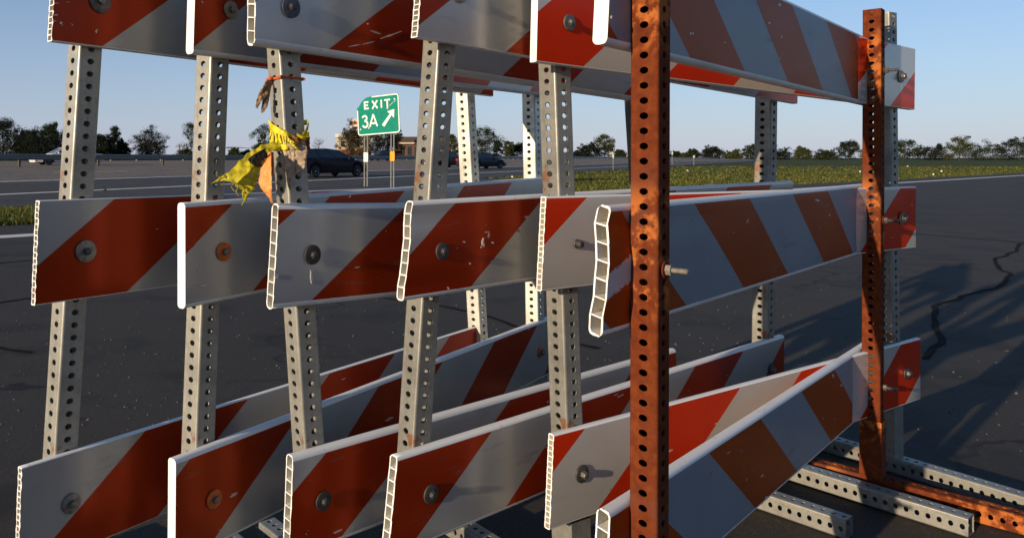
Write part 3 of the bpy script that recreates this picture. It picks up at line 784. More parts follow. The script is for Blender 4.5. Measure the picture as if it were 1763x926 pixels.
bh = [(.31, .535)]+arc(.34, .415, .108, 85, -155, 10)
letter([th[:-1]+[(.325, .538)], [(.325, .528)]+arc(.345, .41, .112, 75, -160, 10)], .062)
letter([[(.55, .30), (.715, .74)], [(.715, .74), (.88, .30)], [(.60, .42), (.83, .42)]], .06)
am = MB(); tip = Vector((1.63, .85)); d = Vector((.70, .78)).normalized() if False else Vector((.67, .742)); nn = Vector((-d.y, d.x))
tail = Vector((1.13, .295)); neck = tail+d*.52
am.prism([tuple(tail-nn*.06), tuple(neck-nn*.045), tuple(neck-nn*.19-d*.03), tuple(tip), tuple(neck+nn*.19-d*.03), tuple(neck+nn*.045), tuple(tail+nn*.06)], .001, .0048)
am.build('arrow', S_WHITE, sr, Ms)
for (bx_, by_) in ((1.66, 1.2), (.13, .235), (.50, .262), (1.345, .90)):
    b = MB(); b.lathe([(.036, .002), (.036, .010), (.024, .013), (.0, .013)], 14); b.build('bolt', S_ALU, sr, Ms @ Matrix.Translation((bx_, by_, .003)))
stroke([(1.42, .98), (1.54, 1.06), (1.72, 1.15)], .014, .001, .003).build('scratch', S_ALU, sr, Ms)
# four slim posts in two pairs, with a white and an amber reflector
M_SP = mat_galv('sign_post_steel', .34)
for px, top in ((627.3, 232), (632.3, 232), (673.7, 230), (678.4, 229)):
    foot = at(px, 320, Zs+.06*1)-so; foot.z = -.2
    pt_ = at(px+.6 if px < 650 else px, top-14, Zs+.075-(px-652)/F*Zs*.75)-so
    foot = Vector((pt_.x-.012, pt_.y, -.2))
    m = MB(); m.tube([foot, pt_], .024, 6); m.build('post', M_SP, sr)
for px, py0, py1, mt, lb in ((629.8, 262.5, 279, S_WHITE, 'white reflector plate'), (675.4, 260.5, 277.5, simple('amber_reflector', (.90, .36, .012), .35, 0, .1, 30), 'amber reflector plate')):
    zr_ = Zs+.03-(px-652)/F*Zs*.75; ca, cb = at(px, py1, zr_)-so, at(px, py0, zr_)-so
    hw_ = .082; hh_ = (cb.z-ca.z)/2
    ol = arc(-hw_+.03, -hh_+.03, .03, 180, 270, 3)+arc(hw_-.03, -hh_+.03, .03, 270, 360, 3)+arc(hw_-.03, hh_-.03, .03, 0, 90, 3)+arc(-hw_+.03, hh_-.03, .03, 90, 180, 3)
    m = MB(); m.prism(ol, 0, .012)
    mid = (ca+cb)/2; o = m.build('reflector', mt, sr, frame(mid, Vector((.97, -.24, 0)), Vector((0, 0, 1)), Vector((-.24, -.97, 0)))); o['label'] = lb

# ------------------------------------------------------------------ vehicles
M_TYRE = simple('tyre', (.018, .018, .018), .85); M_RIM = simple('alloy_rim', (.30, .31, .34), .35, .7, .2, 10)
M_GLASS = NT('tinted_glass'); M_GLASS.set((.02, .026, .032), .06, 0, .45); M_GLASS = M_GLASS.mat
M_LAMP = NT('clear_lamp'); M_LAMP.set((.75, .75, .72), .12, .1, .8); M_LAMP = M_LAMP.mat
M_TAIL = NT('red_lamp'); M_TAIL.set((.30, .012, .01), .15, 0, .7); M_TAIL = M_TAIL.mat
M_TRIM = simple('dark_trim', (.02, .02, .022), .6)
def car(label, cat, loc, az, L, Wd, Hh, kind, paint, name='car', bumper=None, group=None):
    'x forward, y left, z up; wheels on the ground'
    r0 = empty(name, loc, 0, label, cat, group); r0.rotation_euler = (0, 0, math.pi/2-az)
    w2 = Wd/2; zb = .24
    # side line: (x, top of body) and greenhouse outline
    if kind == 'van':
        deck = [(-.5, .78), (-.49, .98), (-.30, 1.0), (.0, .98), (.20, .95), (.26, .93), (.40, .84), (.475, .70), (.5, .52)]
        roof = [(-.485, .97), (-.455, 1.52), (-.40, Hh), (-.10, Hh+.02), (.06, Hh-.05), (.30, .93)]
    elif kind == 'pickup':
        deck = [(-.5, .86), (-.49, .98), (-.12, .98), (.0, .98), (.16, .97), (.26, .98), (.42, .94), (.48, .84), (.5, .58)]
        roof = [(-.13, .98), (-.10, Hh-.06), (-.06, Hh), (.10, Hh), (.14, Hh-.05), (.25, .98)]
    else:
        deck = [(-.5, .66), (-.485, .90), (-.36, .95), (-.1, .94), (.12, .92), (.22, .90), (.38, .80), (.47, .68), (.5, .50)]
        roof = [(-.37, .93), (-.24, Hh-.06), (-.15, Hh), (.02, Hh), (.09, Hh-.04), (.27, .88)]
    wb0, wb1, wr = -.305, .315, .325
    # lower body: loft of cross-sections with wheel arches cut by raising the sill
    mb = MB(); st_ = []
    xs = sorted(set([x for x, _ in deck]+[wb0-.085, wb0-.06, wb0, wb0+.06, wb0+.085, wb1-.085, wb1-.06, wb1, wb1+.06, wb1+.085]))
    def top(x):
        for (xa, za), (xb, zb_) in zip(deck, deck[1:]):
            if xa <= x <= xb: return za+(zb_-za)*(x-xa)/(xb-xa)
    for x in xs:
        t = top(x); sill = zb
        for wc in (wb0, wb1):
            dx = abs(x-wc)*L
            if dx < wr+.07: sill = max(sill, wr+math.sqrt(max(0, (wr+.07)**2-dx*dx))) if dx < wr+.06 else max(sill, zb+.06)
        sill = min(sill, t-.1)
        tp = 1-max(0, abs(x)-.40)*1.5
        ww = w2*tp
        st_.append([(x*L, -ww*.93, sill), (x*L, -ww, sill+(t-sill)*.45), (x*L, -ww*.985, sill+(t-sill)*.8), (x*L, -ww*.90, t), (x*L, 0, t+.025),
                    (x*L, ww*.90, t), (x*L, ww*.985, sill+(t-sill)*.8), (x*L, ww, sill+(t-sill)*.45), (x*L, ww*.93, sill)])
    n = 9; vs_ = [p for s in st_ for p in s]; fs = []
    for k in range(len(st_)-1):
        for j in range(n-1): fs.append((k*n+j, k*n+j+1, (k+1)*n+j+1, (k+1)*n+j))
        fs.append((k*n+n-1, k*n, (k+1)*n, (k+1)*n+n-1))
    fs += [tuple(range(n-1, -1, -1)), tuple((len(st_)-1)*n+j for j in range(n))]
    mb.add(vs_, fs); mb.build('body', paint, r0, smooth=32)
    ub = MB(); ub.box(-.46*L, .46*L, -w2*.8, w2*.8, .2, .5); ub.build('underbody', M_TRIM, r0)
    # cabin
    cb = MB(); vs_ = []; zr = max(z for _, z in roof); n = 5
    def cw(z): return w2*(.90-.20*(z-.92)/(zr-.92))
    for x, z in roof:
        vs_ += [(x*L, -cw(z), z)]
    rl = [(x*L, z) for x, z in roof]
    left = [Vector((x, cw(z), z)) for x, z in rl]; right = [Vector((x, -cw(z), z)) for x, z in rl]
    k = len(rl); cb.add(left+right, [tuple(range(k-1, -1, -1)), tuple(range(k, 2*k))]+[(j, j+1, k+j+1, k+j) for j in range(k-1)]+[(k-1, 0, k, 2*k-1)])
    cb.build('cabin', paint, r0, smooth=30)
    # panes, a few millimetres proud
    def pane(pts): m = MB(); m.face(pts); m.build('window', M_GLASS, r0)
    def inter(pl, t):  # point on roofline polyline by index+fraction
        k_ = min(int(t), len(pl)-2); return pl[k_].lerp(pl[k_+1], t-k_)
    for side, pl in ((1, left), (-1, right)):
        o = Vector((0, side*.012, 0)); zt = zr-.09; zl = 1.0 if kind != 'sedan' else .95
        x0, x1 = rl[0][0], rl[-1][0]
        def xat(z, front):
            pr = rl[::-1] if front else rl
            for (xa, za), (xb, zb_) in zip(pr, pr[1:]):
                if min(za, zb_) <= z <= max(za, zb_) and za != zb_: return xa+(xb-xa)*(z-za)/(zb_-za)
            return pr[0][0]
        rb, rt, fb, ft = xat(zl, 0)+.08, xat(zt, 0)+.10, xat(zl, 1)-.16, xat(zt, 1)-.12
        cuts = {'van': [0, .36, .68, 1], 'sedan': [0, .46, 1], 'pickup': [0, .45, 1]}[kind]
        for u0, u1 in zip(cuts, cuts[1:]):
            g0, g1 = (.03 if u0 > 0 else 0), (.03 if u1 < 1 else 0)
            q = []
            for z, a_, b_ in ((zl, rb, fb), (zt, rt, ft)):
                xa, xb = a_+(b_-a_)*u0+g0, a_+(b_-a_)*u1-g1
                q.append((Vector((xa, side*cw(z), z))+o, Vector((xb, side*cw(z), z))+o))
            pts = [q[0][0], q[0][1], q[1][1], q[1][0]]
            pane(pts if side < 0 else pts[::-1])
    for a_, b_ in ((k-1, k-2), (0, 1)):
        la, lb_, ra, rb_ = left[a_], left[b_], right[a_], right[b_]
        nrm = (ra-la).cross(lb_-la).normalized(); nrm = nrm if nrm.z > 0 else -nrm
        f_ = lambda u, v: (la.lerp(ra, u)).lerp(lb_.lerp(rb_, u), v)+nrm*.01
        pane([f_(.09, .1), f_(.91, .1), f_(.9, .9), f_(.1, .9)])
    # lamps, bumpers, door lines, mirrors
    for s in (1, -1):
        m = MB(); m.box(.455*L, .492*L, s*w2*.55-.16, s*w2*.55+.16, .60, .72); m.build('headlight', M_LAMP, r0)
        m = MB(); m.box(-.502*L, -.485*L, s*w2*.72-.13, s*w2*.72+.13, .70, .92 if kind != 'van' else 1.2); m.build('taillight', M_TAIL, r0)
        m = MB(); m.box(.16*L, .19*L, s*w2*1.0-.09+s*.07, s*w2*1.0+.09+s*.07, .93, 1.06); m.build('mirror', paint, r0)
        for dx in (-.17, .03, .20):
            m = MB(); m.box(dx*L-.006, dx*L+.006, s*w2*.97-.02, s*w2*.97+.032, .36, .86); m.build('door_seam', M_TRIM, r0)
    for x0, x1 in ((.44*L, .508*L), (-.512*L, -.45*L)):
        m = MB(); m.box(x0, x1, -w2*.86, w2*.86, .30, .52); bo = m.build('bumper', bumper or paint, r0); bv = bo.modifiers.new('bevel', 'BEVEL'); bv.width = .05; bv.segments = 2
    for wx in (wb0, wb1):
        for s in (1, -1):
            Mw = frame(Vector((wx*L, s*(w2-.12), wr)), Vector((1, 0, 0)), Vector((0, 0, s)), Vector((0, -s*-1, 0)))
            Mw = frame(Vector((wx*L, s*(w2-.20), wr)), Vector((1, 0, 0)), Vector((0, 0, 1)) if s < 0 else Vector((0, 0, -1)), Vector((0, s, 0)))
            m = MB(); m.lathe([(wr*.62, 0), (wr*.95, .01), (wr, .04), (wr, .15), (wr*.95, .19), (wr*.64, .20), (wr*.62, .18)], 22); t_ = m.build('wheel', M_TYRE, r0, Mw, smooth=35)
            m = MB(); m.lathe([(wr*.64, .16), (wr*.62, .185), (wr*.54, .175), (wr*.16, .18), (wr*.12, .195), (.0, .195)], 22)
            m.build('rim', M_RIM, t_, None, smooth=35)
            for k_ in range(5):
                t2 = R(72*k_); m = MB(); m.box(wr*.2, wr*.5, -.028, .028, .172, .192); m.build('spoke', M_TRIM, t_, Matrix.Rotation(t2+.3, 4, 'Z'))
    return r0
def on_road(px, py_guess, p): 
    t = (px-CX)/F; Z = p/(math.sin(HA)-math.cos(HA)*t); return Vector((t*Z, Z, hz(p)-.012))
PA_PURPLE = mat_car('purple_car_paint', (.014, .006, .012), .4, 0); PA_BLUE = mat_car('dark_blue_car_paint', (.012, .016, .024)); PA_MAROON = mat_car('maroon_car_paint', (.035, .014, .018))
PA_WHITE = mat_car('white_car_paint', (.62, .61, .58)); PA_NAVY = mat_car('navy_car_paint', (.014, .022, .045)); M_CHROME = simple('silver_bumper', (.55, .54, .52), .3, .6, .1, 10)
car('dark purple minivan passing just left of the exit sign', 'minivan', on_road(559, 0, 22.2), R(43), 5.1, 1.85, 1.47, 'van', PA_PURPLE, 'minivan')
car('dark blue-black sedan passing right of the exit sign, just past the bright far post', 'car', on_road(829, 0, 25.0), R(50), 5.0, 1.78, 1.44, 'sedan', PA_BLUE)
car('dark maroon car with a silver bumper, mostly hidden behind the bright far post', 'car', on_road(768, 0, 29.5), R(44), 4.7, 1.75, 1.52, 'sedan', PA_MAROON, bumper=M_CHROME)
car('white car beyond the guardrail at far left', 'car', on_road(116, 0, 52.6), R(50+180), 5.6, 1.75, 1.46, 'sedan', PA_WHITE)
car('dark blue pickup truck beyond the guardrail, seen under the exit sign', 'pickup truck', on_road(659, 0, 60), R(55+180), 5.2, 1.85, 1.72, 'pickup', PA_NAVY, 'pickup_truck', bumper=M_CHROME)

# ------------------------------------------------------------------ trees
M_BARK = simple('bark', (.075, .058, .045), .9, 0, .4, 5)
LEAF = {'dark': mat_leaf('dark_foliage', (.011, .017, .006), .12), 'mid': mat_leaf('mid_foliage', (.024, .037, .010), .2), 'brown': mat_leaf('brownish_foliage', (.060, .046, .016), .25),
        'olive': mat_leaf('olive_foliage', (.060, .072, .020), .3)}
def tree(px, ytop, wpx, p=None, Z=None, leaf='mid', shape='round', label='', dens=1.0, seed=0, base_y=None, bare=False, group='trees beyond the highway', name='tree', low=.18, lean=0.0):
    rnd = random.Random(seed*31+5)
    t = (px-CX)/F
    if Z is None: Z = p/(math.sin(HA)-math.cos(HA)*t)
    zg = hz(Hn.dot(Vector((t*Z, Z, 0))))-.06
    loc = Vector((t*Z, Z, zg)); H = EYE-(ytop-CY)/F*Z-zg; Wd = wpx/F*Z
    r0 = empty(name, loc, 0, label, 'tree', group)
    tb = MB(); tips = []
    tw = max(.10, H*.022)
    fork = H*(low+.05)
    pts = [Vector((0, 0, 0)), Vector((rnd.uniform(-.1, .1), 0, fork*.6)), Vector((rnd.uniform(-.2, .2)+lean*H*.2, rnd.uniform(-.2, .2), fork)), Vector((rnd.uniform(-.3, .3)+lean*H*.5, 0, H*.55)), Vector((rnd.uniform(-.3, .3)+lean*H, 0, H*.86))]
    tb.tube(pts, [tw*1.25, tw, tw*.85, tw*.5, tw*.12], 7)
    nl = 15 if not bare else 20
    for k in range(nl):
        f = rnd.uniform(0, 1)**.8; s = pts[2].lerp(pts[3], min(1, f*1.6)) if f < .62 else pts[3].lerp(pts[4], (f-.62)/.38)
        a = k*2.4+rnd.uniform(-.5, .5); up = rnd.uniform(.15, .8)
        ln = Wd*.5*(1-.55*f)*rnd.uniform(.65, 1.05)
        e = s+Vector((math.cos(a)*ln, math.sin(a)*ln, ln*up)); mpt = s.lerp(e, .5)+Vector((0, 0, -ln*.06))
        tb.tube([s, mpt, e], [tw*.36, tw*.22, tw*.05], 5); tips += [e, mpt.lerp(e, .5)]
        for j in range(4 if bare else 2):
            b = s.lerp(e, rnd.uniform(.4, .95)); e2 = b+Vector((rnd.uniform(-1, 1), rnd.uniform(-1, 1), rnd.uniform(.1, 1)))*ln*.4
            tb.tube([b, e2], [tw*.15, tw*.03], 4); tips.append(e2)
            if bare:
                for _ in range(3):
                    e3 = e2+Vector((rnd.uniform(-1, 1), rnd.uniform(-1, 1), rnd.uniform(0, 1)))*ln*.25; tb.tube([b.lerp(e2, .6), e3], [tw*.08, tw*.02], 3)
    tb.build('trunk', M_BARK, r0)
    if bare and dens <= 0: return r0
    lb = MB(); px_m = Z/F
    size = max(.22, px_m*2.1)
    cz0 = H*low; ch = H-cz0; cen = []
    nc = int(70*dens)
    for k in range(nc*6):
        if len(cen) >= nc: break
        z = rnd.random(); a = rnd.uniform(0, 6.283); rr = math.sqrt(rnd.random())
        if shape == 'cone': env = .35+.65*(1-z)**.8 if z > .15 else .75
        elif shape == 'flat': env = (.45+.55*math.sin(min(1, z*1.15)*math.pi*.62)) if z < .92 else .55
        elif shape == 'column': env = .9 if z < .6 else .9*(1-(z-.6)/.4*.65)
        else: env = math.sqrt(max(.02, 1-((z-.45)/.56)**2))
        env *= .8+.35*noise.noise(Vector((math.cos(a)*1.3+seed, math.sin(a)*1.3, z*3.2)))+.1
        c = Vector((math.cos(a)*rr*env*Wd*.47+lean*H*z, math.sin(a)*rr*env*Wd*.47, cz0+z*ch*.95))
        cen.append((c, Wd*rnd.uniform(.08, .15)))
    for tp in tips:
        if rnd.random() < .55*dens: cen.append((tp, Wd*rnd.uniform(.04, .085)))
    for c, r in cen:
        sq = rnd.uniform(.55, .85)
        n = int(45+80*rnd.random())
        for _ in range(n):
            d = Vector((rnd.gauss(0, 1), rnd.gauss(0, 1), rnd.gauss(0, 1)*sq)); d = d/max(1e-3, d.length)*r*rnd.random()**.45
            q = c+d
            if q.z < H*.03: continue
            n1 = Vector((rnd.gauss(0, 1), rnd.gauss(0, 1), rnd.gauss(0, 1)+.35)).normalized(); u = n1.orthogonal().normalized(); v = n1.cross(u)
            th_ = rnd.uniform(0, 6.28); u, v = u*math.cos(th_)+v*math.sin(th_), v*math.cos(th_)-u*math.sin(th_)
            s = size*rnd.uniform(.45, 1.0)
            lb.face([q-u*s*.5, q+v*s*.28, q+u*s*.5, q-v*s*.28])
    lb.build('crown', LEAF[leaf], r0)
    return r0
T = 'trees beyond the highway'
tree(2, 207, 100, 98, leaf='dark', seed=1, dens=2.6, low=.0, label='big dark tree at the left edge of the photo beyond the guardrail')
tree(47, 226, 58, 104, leaf='dark', seed=2, dens=2.2, low=.0, label='lower bushy tree between the big left-edge tree and the taller tree by the leftmost post')
tree(86, 212, 58, 100, leaf='mid', shape='column', seed=3, dens=2.2, low=.0, label='tall flat-topped tree just left of the leftmost post')
tree(62, 244, 120, 94, leaf='dark', seed=30, dens=2.4, low=.0, label='dense low thicket behind the white car')
tree(124, 222, 60, 108, leaf='dark', seed=4, dens=1.8, low=.0, label='tree hidden mostly behind the leftmost post')
tree(172, 232, 42, 104, leaf='dark', seed=5, dens=1.9, low=.0, label='dark rounded tree close right of the leftmost post')
tree(197, 217, 40, 106, leaf='dark', shape='column', seed=6, dens=1.9, low=.0, label='narrow pointed dark tree right of the leftmost post')
tree(213, 246, 34, 104, leaf='dark', seed=7, dens=1.5, low=.0, label='small round tree at the foot of the narrow pointed tree')
tree(187, 250, 46, 102, leaf='dark', seed=31, dens=1.6, low=.0, label='dark undergrowth shrub below the narrow pointed tree')
tree(260, 225, 74, 100, leaf='dark', seed=8, dens=1.25, low=.12, label='wide airy tree standing alone between the two left posts')
tree(258, 244, 48, 103, leaf='dark', seed=38, dens=1.3, low=.0, label='dark shrub at the foot of the wide airy tree')
tree(330, 212, 62, 100, leaf='mid', shape='flat', seed=9, dens=.62, low=.22, label='open spreading tree behind the second post from left')
tree(318, 260, 40, 106, leaf='olive', seed=10, dens=.9, low=.0, label='row of low shrubs under the open spreading tree')
tree(404, 258, 34, 130, leaf='olive', seed=11, dens=.9, low=.0, label='low shrub right of the second post from left')
tree(425, 260, 26, 130, leaf='mid', seed=12, dens=.9, low=.0, label='low shrub left of the yellow tape')
tree(456, 214, 56, 112, leaf='mid', seed=13, dens=.7, low=.2, label='tall loose tree just left of the tape-wrapped post')
tree(447, 246, 34, 114, leaf='dark', seed=14, dens=.9, low=.0, label='dark shrub under the tall loose tree')
tree(548, 236, 40, 118, seed=15, bare=True, dens=0, low=.2, label='bare leafless tree above the purple minivan')
tree(607, 199, 34, 122, leaf='brown', seed=16, bare=True, dens=.35, low=.3, label='thin half-bare tree left of the exit sign')
tree(604, 222, 58, 116, leaf='brown', seed=17, dens=1.3, low=.04, label='brownish bushy tree below left of the exit sign')
tree(638, 224, 64, 118, leaf='brown', seed=18, dens=1.4, low=.03, label='brownish tree behind the posts of the exit sign')
tree(668, 226, 56, 118, leaf='mid', seed=19, dens=1.3, low=.03, label='dark green tree behind the right edge of the exit sign')
tree(683, 214, 26, 120, leaf='mid', seed=20, dens=.7, low=.15, label='slender tree rising right of the exit sign')
tree(779, 232, 34, 110, leaf='olive', seed=21, dens=1.2, low=.03, label='olive tree left of the bright far post')
tree(830, 218, 74, 110, leaf='mid', seed=22, dens=1.7, low=.05, label='large round tree right of the bright far post')
tree(857, 242, 22, 110, leaf='dark', seed=23, dens=.9, low=.03, label='small tree on the right shoulder of the large round tree')
tree(876, 243, 22, 112, leaf='olive', shape='flat', seed=24, dens=.8, low=.25, label='small umbrella-topped tree left of the second far post')
tree(890, 250, 52, 112, leaf='dark', seed=25, dens=1.3, low=.0, label='dark low trees left of the second far post')
tree(993, 260, 20, 112, leaf='dark', seed=26, dens=.9, low=.0, label='small dark bush right of the weathered post')
tree(1012, 250, 44, 110, leaf='dark', seed=27, dens=1.3, low=.0, label='dark round bush left of the tall lone tree')
tree(1041, 232, 46, 104, leaf='olive', seed=28, dens=1.1, low=.12, label='tall lone rounded tree standing in sun left of the rusty post')
tree(1067, 259, 26, 112, leaf='mid', seed=29, dens=1.0, low=.0, label='low bush behind the pale building left of the rusty post')
far = [(1112, 257, 30), (1163, 262, 24), (1178, 264, 18), (1193, 258, 28), (1226, 255, 46), (1262, 263, 34), (1297, 249, 44), (1340, 262, 52), (1382, 256, 36), (1420, 263, 48), (1462, 244, 46), (1510, 260, 58), (1556, 241, 52), (1606, 257, 62), (1652, 236, 56), (1704, 255, 70), (1752, 240, 64), (1800, 250, 70)]
for k, (px, y, wd) in enumerate(far):
    od = ('first', 'second', 'third', 'fourth', 'fifth', 'sixth', 'seventh', 'eighth', 'ninth', 'tenth', 'eleventh', 'twelfth', 'thirteenth', 'fourteenth')
    if px < 1150: lb = 'tree hidden behind the rusty post'
    elif px < 1200: lb = od[k-1]+' low hazy skyline tree counting rightward from the rusty post'
    else: lb = od[len(far)-1-k]+' low skyline tree counting leftward from the right end of the row'
    tree(px, y, wd, Z=520-14*k, leaf=('mid', 'dark', 'olive')[k % 3], seed=50+k, dens=1.0, low=.0, label=lb, group='low trees on the skyline right of the rusty post')
# a strip of undergrowth along the far verge reads as one mass
ub = MB(); rnd = random.Random(12)
for k in range(9000):
    px = rnd.uniform(-60, 1240); t = (px-CX)/F; p = 92+rnd.uniform(-2, 5); Z = p/(math.sin(HA)-math.cos(HA)*t)
    if Z > 900: continue
    base_z = hz(p)-.06; v = Vector((t*Z, Z, base_z+rnd.random()**1.6*.010*Z*(.5+.8*abs(noise.noise(Vector((px*.02, 0, 1)))))))
    s = max(.25, Z/F*2.0)*rnd.uniform(.5, 1); n1 = Vector((rnd.gauss(0, 1), rnd.gauss(0, 1), rnd.gauss(0, 1))).normalized(); u = n1.orthogonal().normalized(); w_ = n1.cross(u)
    ub.face([v-u*s*.5, v+w_*s*.3, v+u*s*.5, v-w_*s*.3])
o = ub.build('undergrowth', LEAF['dark']); o['kind'] = 'stuff'

# ------------------------------------------------------------------ far buildings, poles, small posts
def place(px, p=None, Z=None):
    t = (px-CX)/F; Z = Z or p/(math.sin(HA)-math.cos(HA)*t); return Vector((t*Z, Z, hz(Hn.dot(Vector((t*Z, Z, 0))))-.06)), Z
M_BRICK = simple('brown_brick', (.105, .055, .040), .85, 0, .25, 3); M_CREAM = simple('cream_stucco', (.55, .46, .34), .8, 0, .1, 1); M_RED = simple('red_brick', (.20, .06, .035), .85, 0, .2, 3)
M_DARKR = simple('dark_brown_roof', (.06, .038, .032), .8, 0, .2, 2); M_OR = simple('orange_sign_face', (.60, .13, .02), .5); M_WH = simple('white_sign_face', (.66, .62, .55), .6)
loc, Z = place(716, 132); s = Z/F
b = empty('restaurant_building', loc, 0, 'low brown flat-roofed building right of the exit sign', 'building'); b.rotation_euler = (0, 0, -R(6))
H_ = EYE-(236-CY)*s-loc.z
m = MB(); m.box(-36*s, 60*s, -2, 14, 0, H_*.72); m.build('wall', M_BRICK, b)
m = MB(); m.box(-37*s, 61*s, -3.0, 15, H_*.72, H_); m.build('roof', M_DARKR, b)
m = MB(); m.box(-37.5*s, 61.5*s, -3.1, -2.98, H_*.68, H_*.74); m.build('fascia', M_CREAM, b)
for k in range(7):
    x = -26*s+k*12*s; m = MB(); m.box(x, x+7*s, -2.06, -1.98, H_*.16, H_*.56); wn = m.build('window', M_GLASS, b); m = MB(); m.box(x+3.3*s, x+3.7*s, -2.1, -2.05, H_*.16, H_*.56); m.build('mullion', M_DARKR, wn)
loc, Z = place(600, 150); s = Z/F
b = empty('cream_building', loc, 0, 'cream and red building showing through the brownish trees left of the exit sign', 'building')
H_ = EYE-(231-CY)*s-loc.z
m = MB(); m.box(-21*s, 40*s, 0, 12, H_*.36, H_*.86); m.build('upper_wall', M_CREAM, b)
m = MB(); m.box(-20*s, 39*s, .15, 12, 0, H_*.36); m.build('lower_wall', M_RED, b)
m = MB(); m.box(-23*s, 41*s, -.8, 13, H_*.86, H_); m.build('cornice', M_WH, b)
for k in range(4):
    m = MB(); m.box((-13+k*13)*s, (-7+k*13)*s, -.08, .1, H_*.48, H_*.72); m.build('window', M_GLASS, b)
loc, Z = place(609, 140); s = Z/F
b = empty('pole_sign', loc, 0, 'tall orange and white pole sign peeping past the left edge of the exit sign', 'sign')
zt = EYE-(205-CY)*s-loc.z; zb_ = EYE-(222-CY)*s-loc.z
m = MB(); m.tube([(0, 0, 0), (0, 0, zb_+.1)], .16, 8); m.build('pole', M_SP, b)
m = MB(); m.box(-6*s, 8*s, -.25, .25, zb_, zb_+(zt-zb_)*.42); m.build('sign_panel', M_WH, b)
m = MB(); m.box(-6*s, 8*s, -.26, .26, zb_+(zt-zb_)*.42, zb_+(zt-zb_)*.74); m.build('sign_panel', M_OR, b)
m = MB(); m.box(-6*s, 8*s, -.25, .25, zb_+(zt-zb_)*.74, zt); m.build('sign_panel', M_WH, b)
loc, Z = place(1073, 150); s = Z/F
b = empty('pale_building', loc, 0, 'long low cream building far off, just left of the rusty post', 'building')
H_ = EYE-(263-CY)*s-loc.z
m = MB(); m.box(-18*s, 24*s, 0, 10, 0, H_*.7); m.build('wall', M_OR if 0 else M_CREAM, b)
m = MB(); m.box(-19*s, 25*s, -1, 11, H_*.7, H_); m.build('roof', M_WH, b)
for k in range(5):
    m = MB(); m.box((-14+7*k)*s, (-10+7*k)*s, -.06, .1, H_*.2, H_*.5); m.build('window', M_GLASS, b)
m = MB(); m.box(13*s, 18*s, -.07, .1, 0, H_*.55); m.build('door', M_OR, b)
loc, Z = place(909, Z=900); s = Z/F
b = empty('chimney_tower', loc, 0, 'faint pinkish twin stack on the skyline left of the weathered post', 'tower')
M_PINK = simple('pale_concrete', (.50, .40, .36), .9, 0, .05, .2)
for dx, yt in ((-2.2, 239), (1.8, 241)):
    m = MB(); m.lathe([(1.7*s, 0), (1.25*s, EYE-(yt-CY)*s-loc.z)], 12, M=Matrix.Translation((dx*s*1.1, 0, 0))); m.build('stack', M_PINK, b, smooth=40)
# utility poles and their wires
M_POLE = simple('weathered_pole', (.12, .095, .075), .9, 0, .25, 4)
poles = []
for px, yt, p, lb in ((309, 249, 122, 'utility pole in front of the open spreading tree'), (398, 253, 150, 'farther utility pole right of the second post from left'), (500, 252, 178, 'utility pole behind the tape-wrapped post')):
    loc, Z = place(px, p); s = Z/F; h_ = EYE-(yt-CY)*s-loc.z
    b = empty('utility_pole', loc, 0, lb, 'utility pole', 'utility poles beyond the highway')
    m = MB(); m.tube([(0, 0, 0), (0, 0, h_)], [.20, .13], 8); m.build('pole', M_POLE, b)
    m = MB(); m.box(-7*s, 7*s, -.07, .07, h_-.55, h_-.35); m.build('crossarm', M_POLE, b)
    for k in (-6, -2.5, 2.5, 6):
        m = MB(); m.tube([(k*s, 0, h_-.35), (k*s, 0, h_-.08)], .06, 6); m.build('insulator', M_WH, b)
    poles.append((loc, h_, s))
for (la, ha, sa), (lb_, hb, sb) in zip(poles, poles[1:]):
    root = None
    b = empty('power_lines', la+Vector((0, 0, ha)), 0, 'thin power lines strung between the poles at left' if la is poles[0][0] else 'thin power lines strung toward the tape-wrapped post', 'power lines')
    for k in (-6, -2.5, 2.5, 6):
        pa = Vector((k*sa, 0, -.05)); pb = lb_+Vector((k*sb, 0, hb-.05))-la-Vector((0, 0, ha)); pts = []
        for j in range(13):
            u = j/12; q = pa.lerp(pb, u); q.z -= 1.0*4*u*(1-u)*.6; pts.append(q)
        m = MB(); m.tube(pts, .028, 4); m.build('wire', M_RUBBER, b)
# marker posts on the near verge
for px, yb, yt, Z, lb in ((1055.5, 293, 266, 62, 'slim white marker post left of the rusty post'), (1194.5, 284, 268, 95, 'slim marker post with a white plate, right of the rusty post'), (1157.2, 283, 261, 105, 'slim white marker post hugging the right edge of the rusty post')):
    loc = at(px, yb, Z); s = Z/F; h_ = (yb-yt)*s; loc.z -= .05
    b = empty('marker_post', loc, 0, lb, 'marker post', 'marker posts along the highway verge')
    m = MB(); m.box(-.45*s, .45*s, -.02, .02, 0, h_+.05); m.build('post', M_SP, b)
    m = MB(); m.box(-1.25*s, 1.25*s, -.04, -.022, h_*.80, h_+.05); m.build('reflector', M_WH, b)

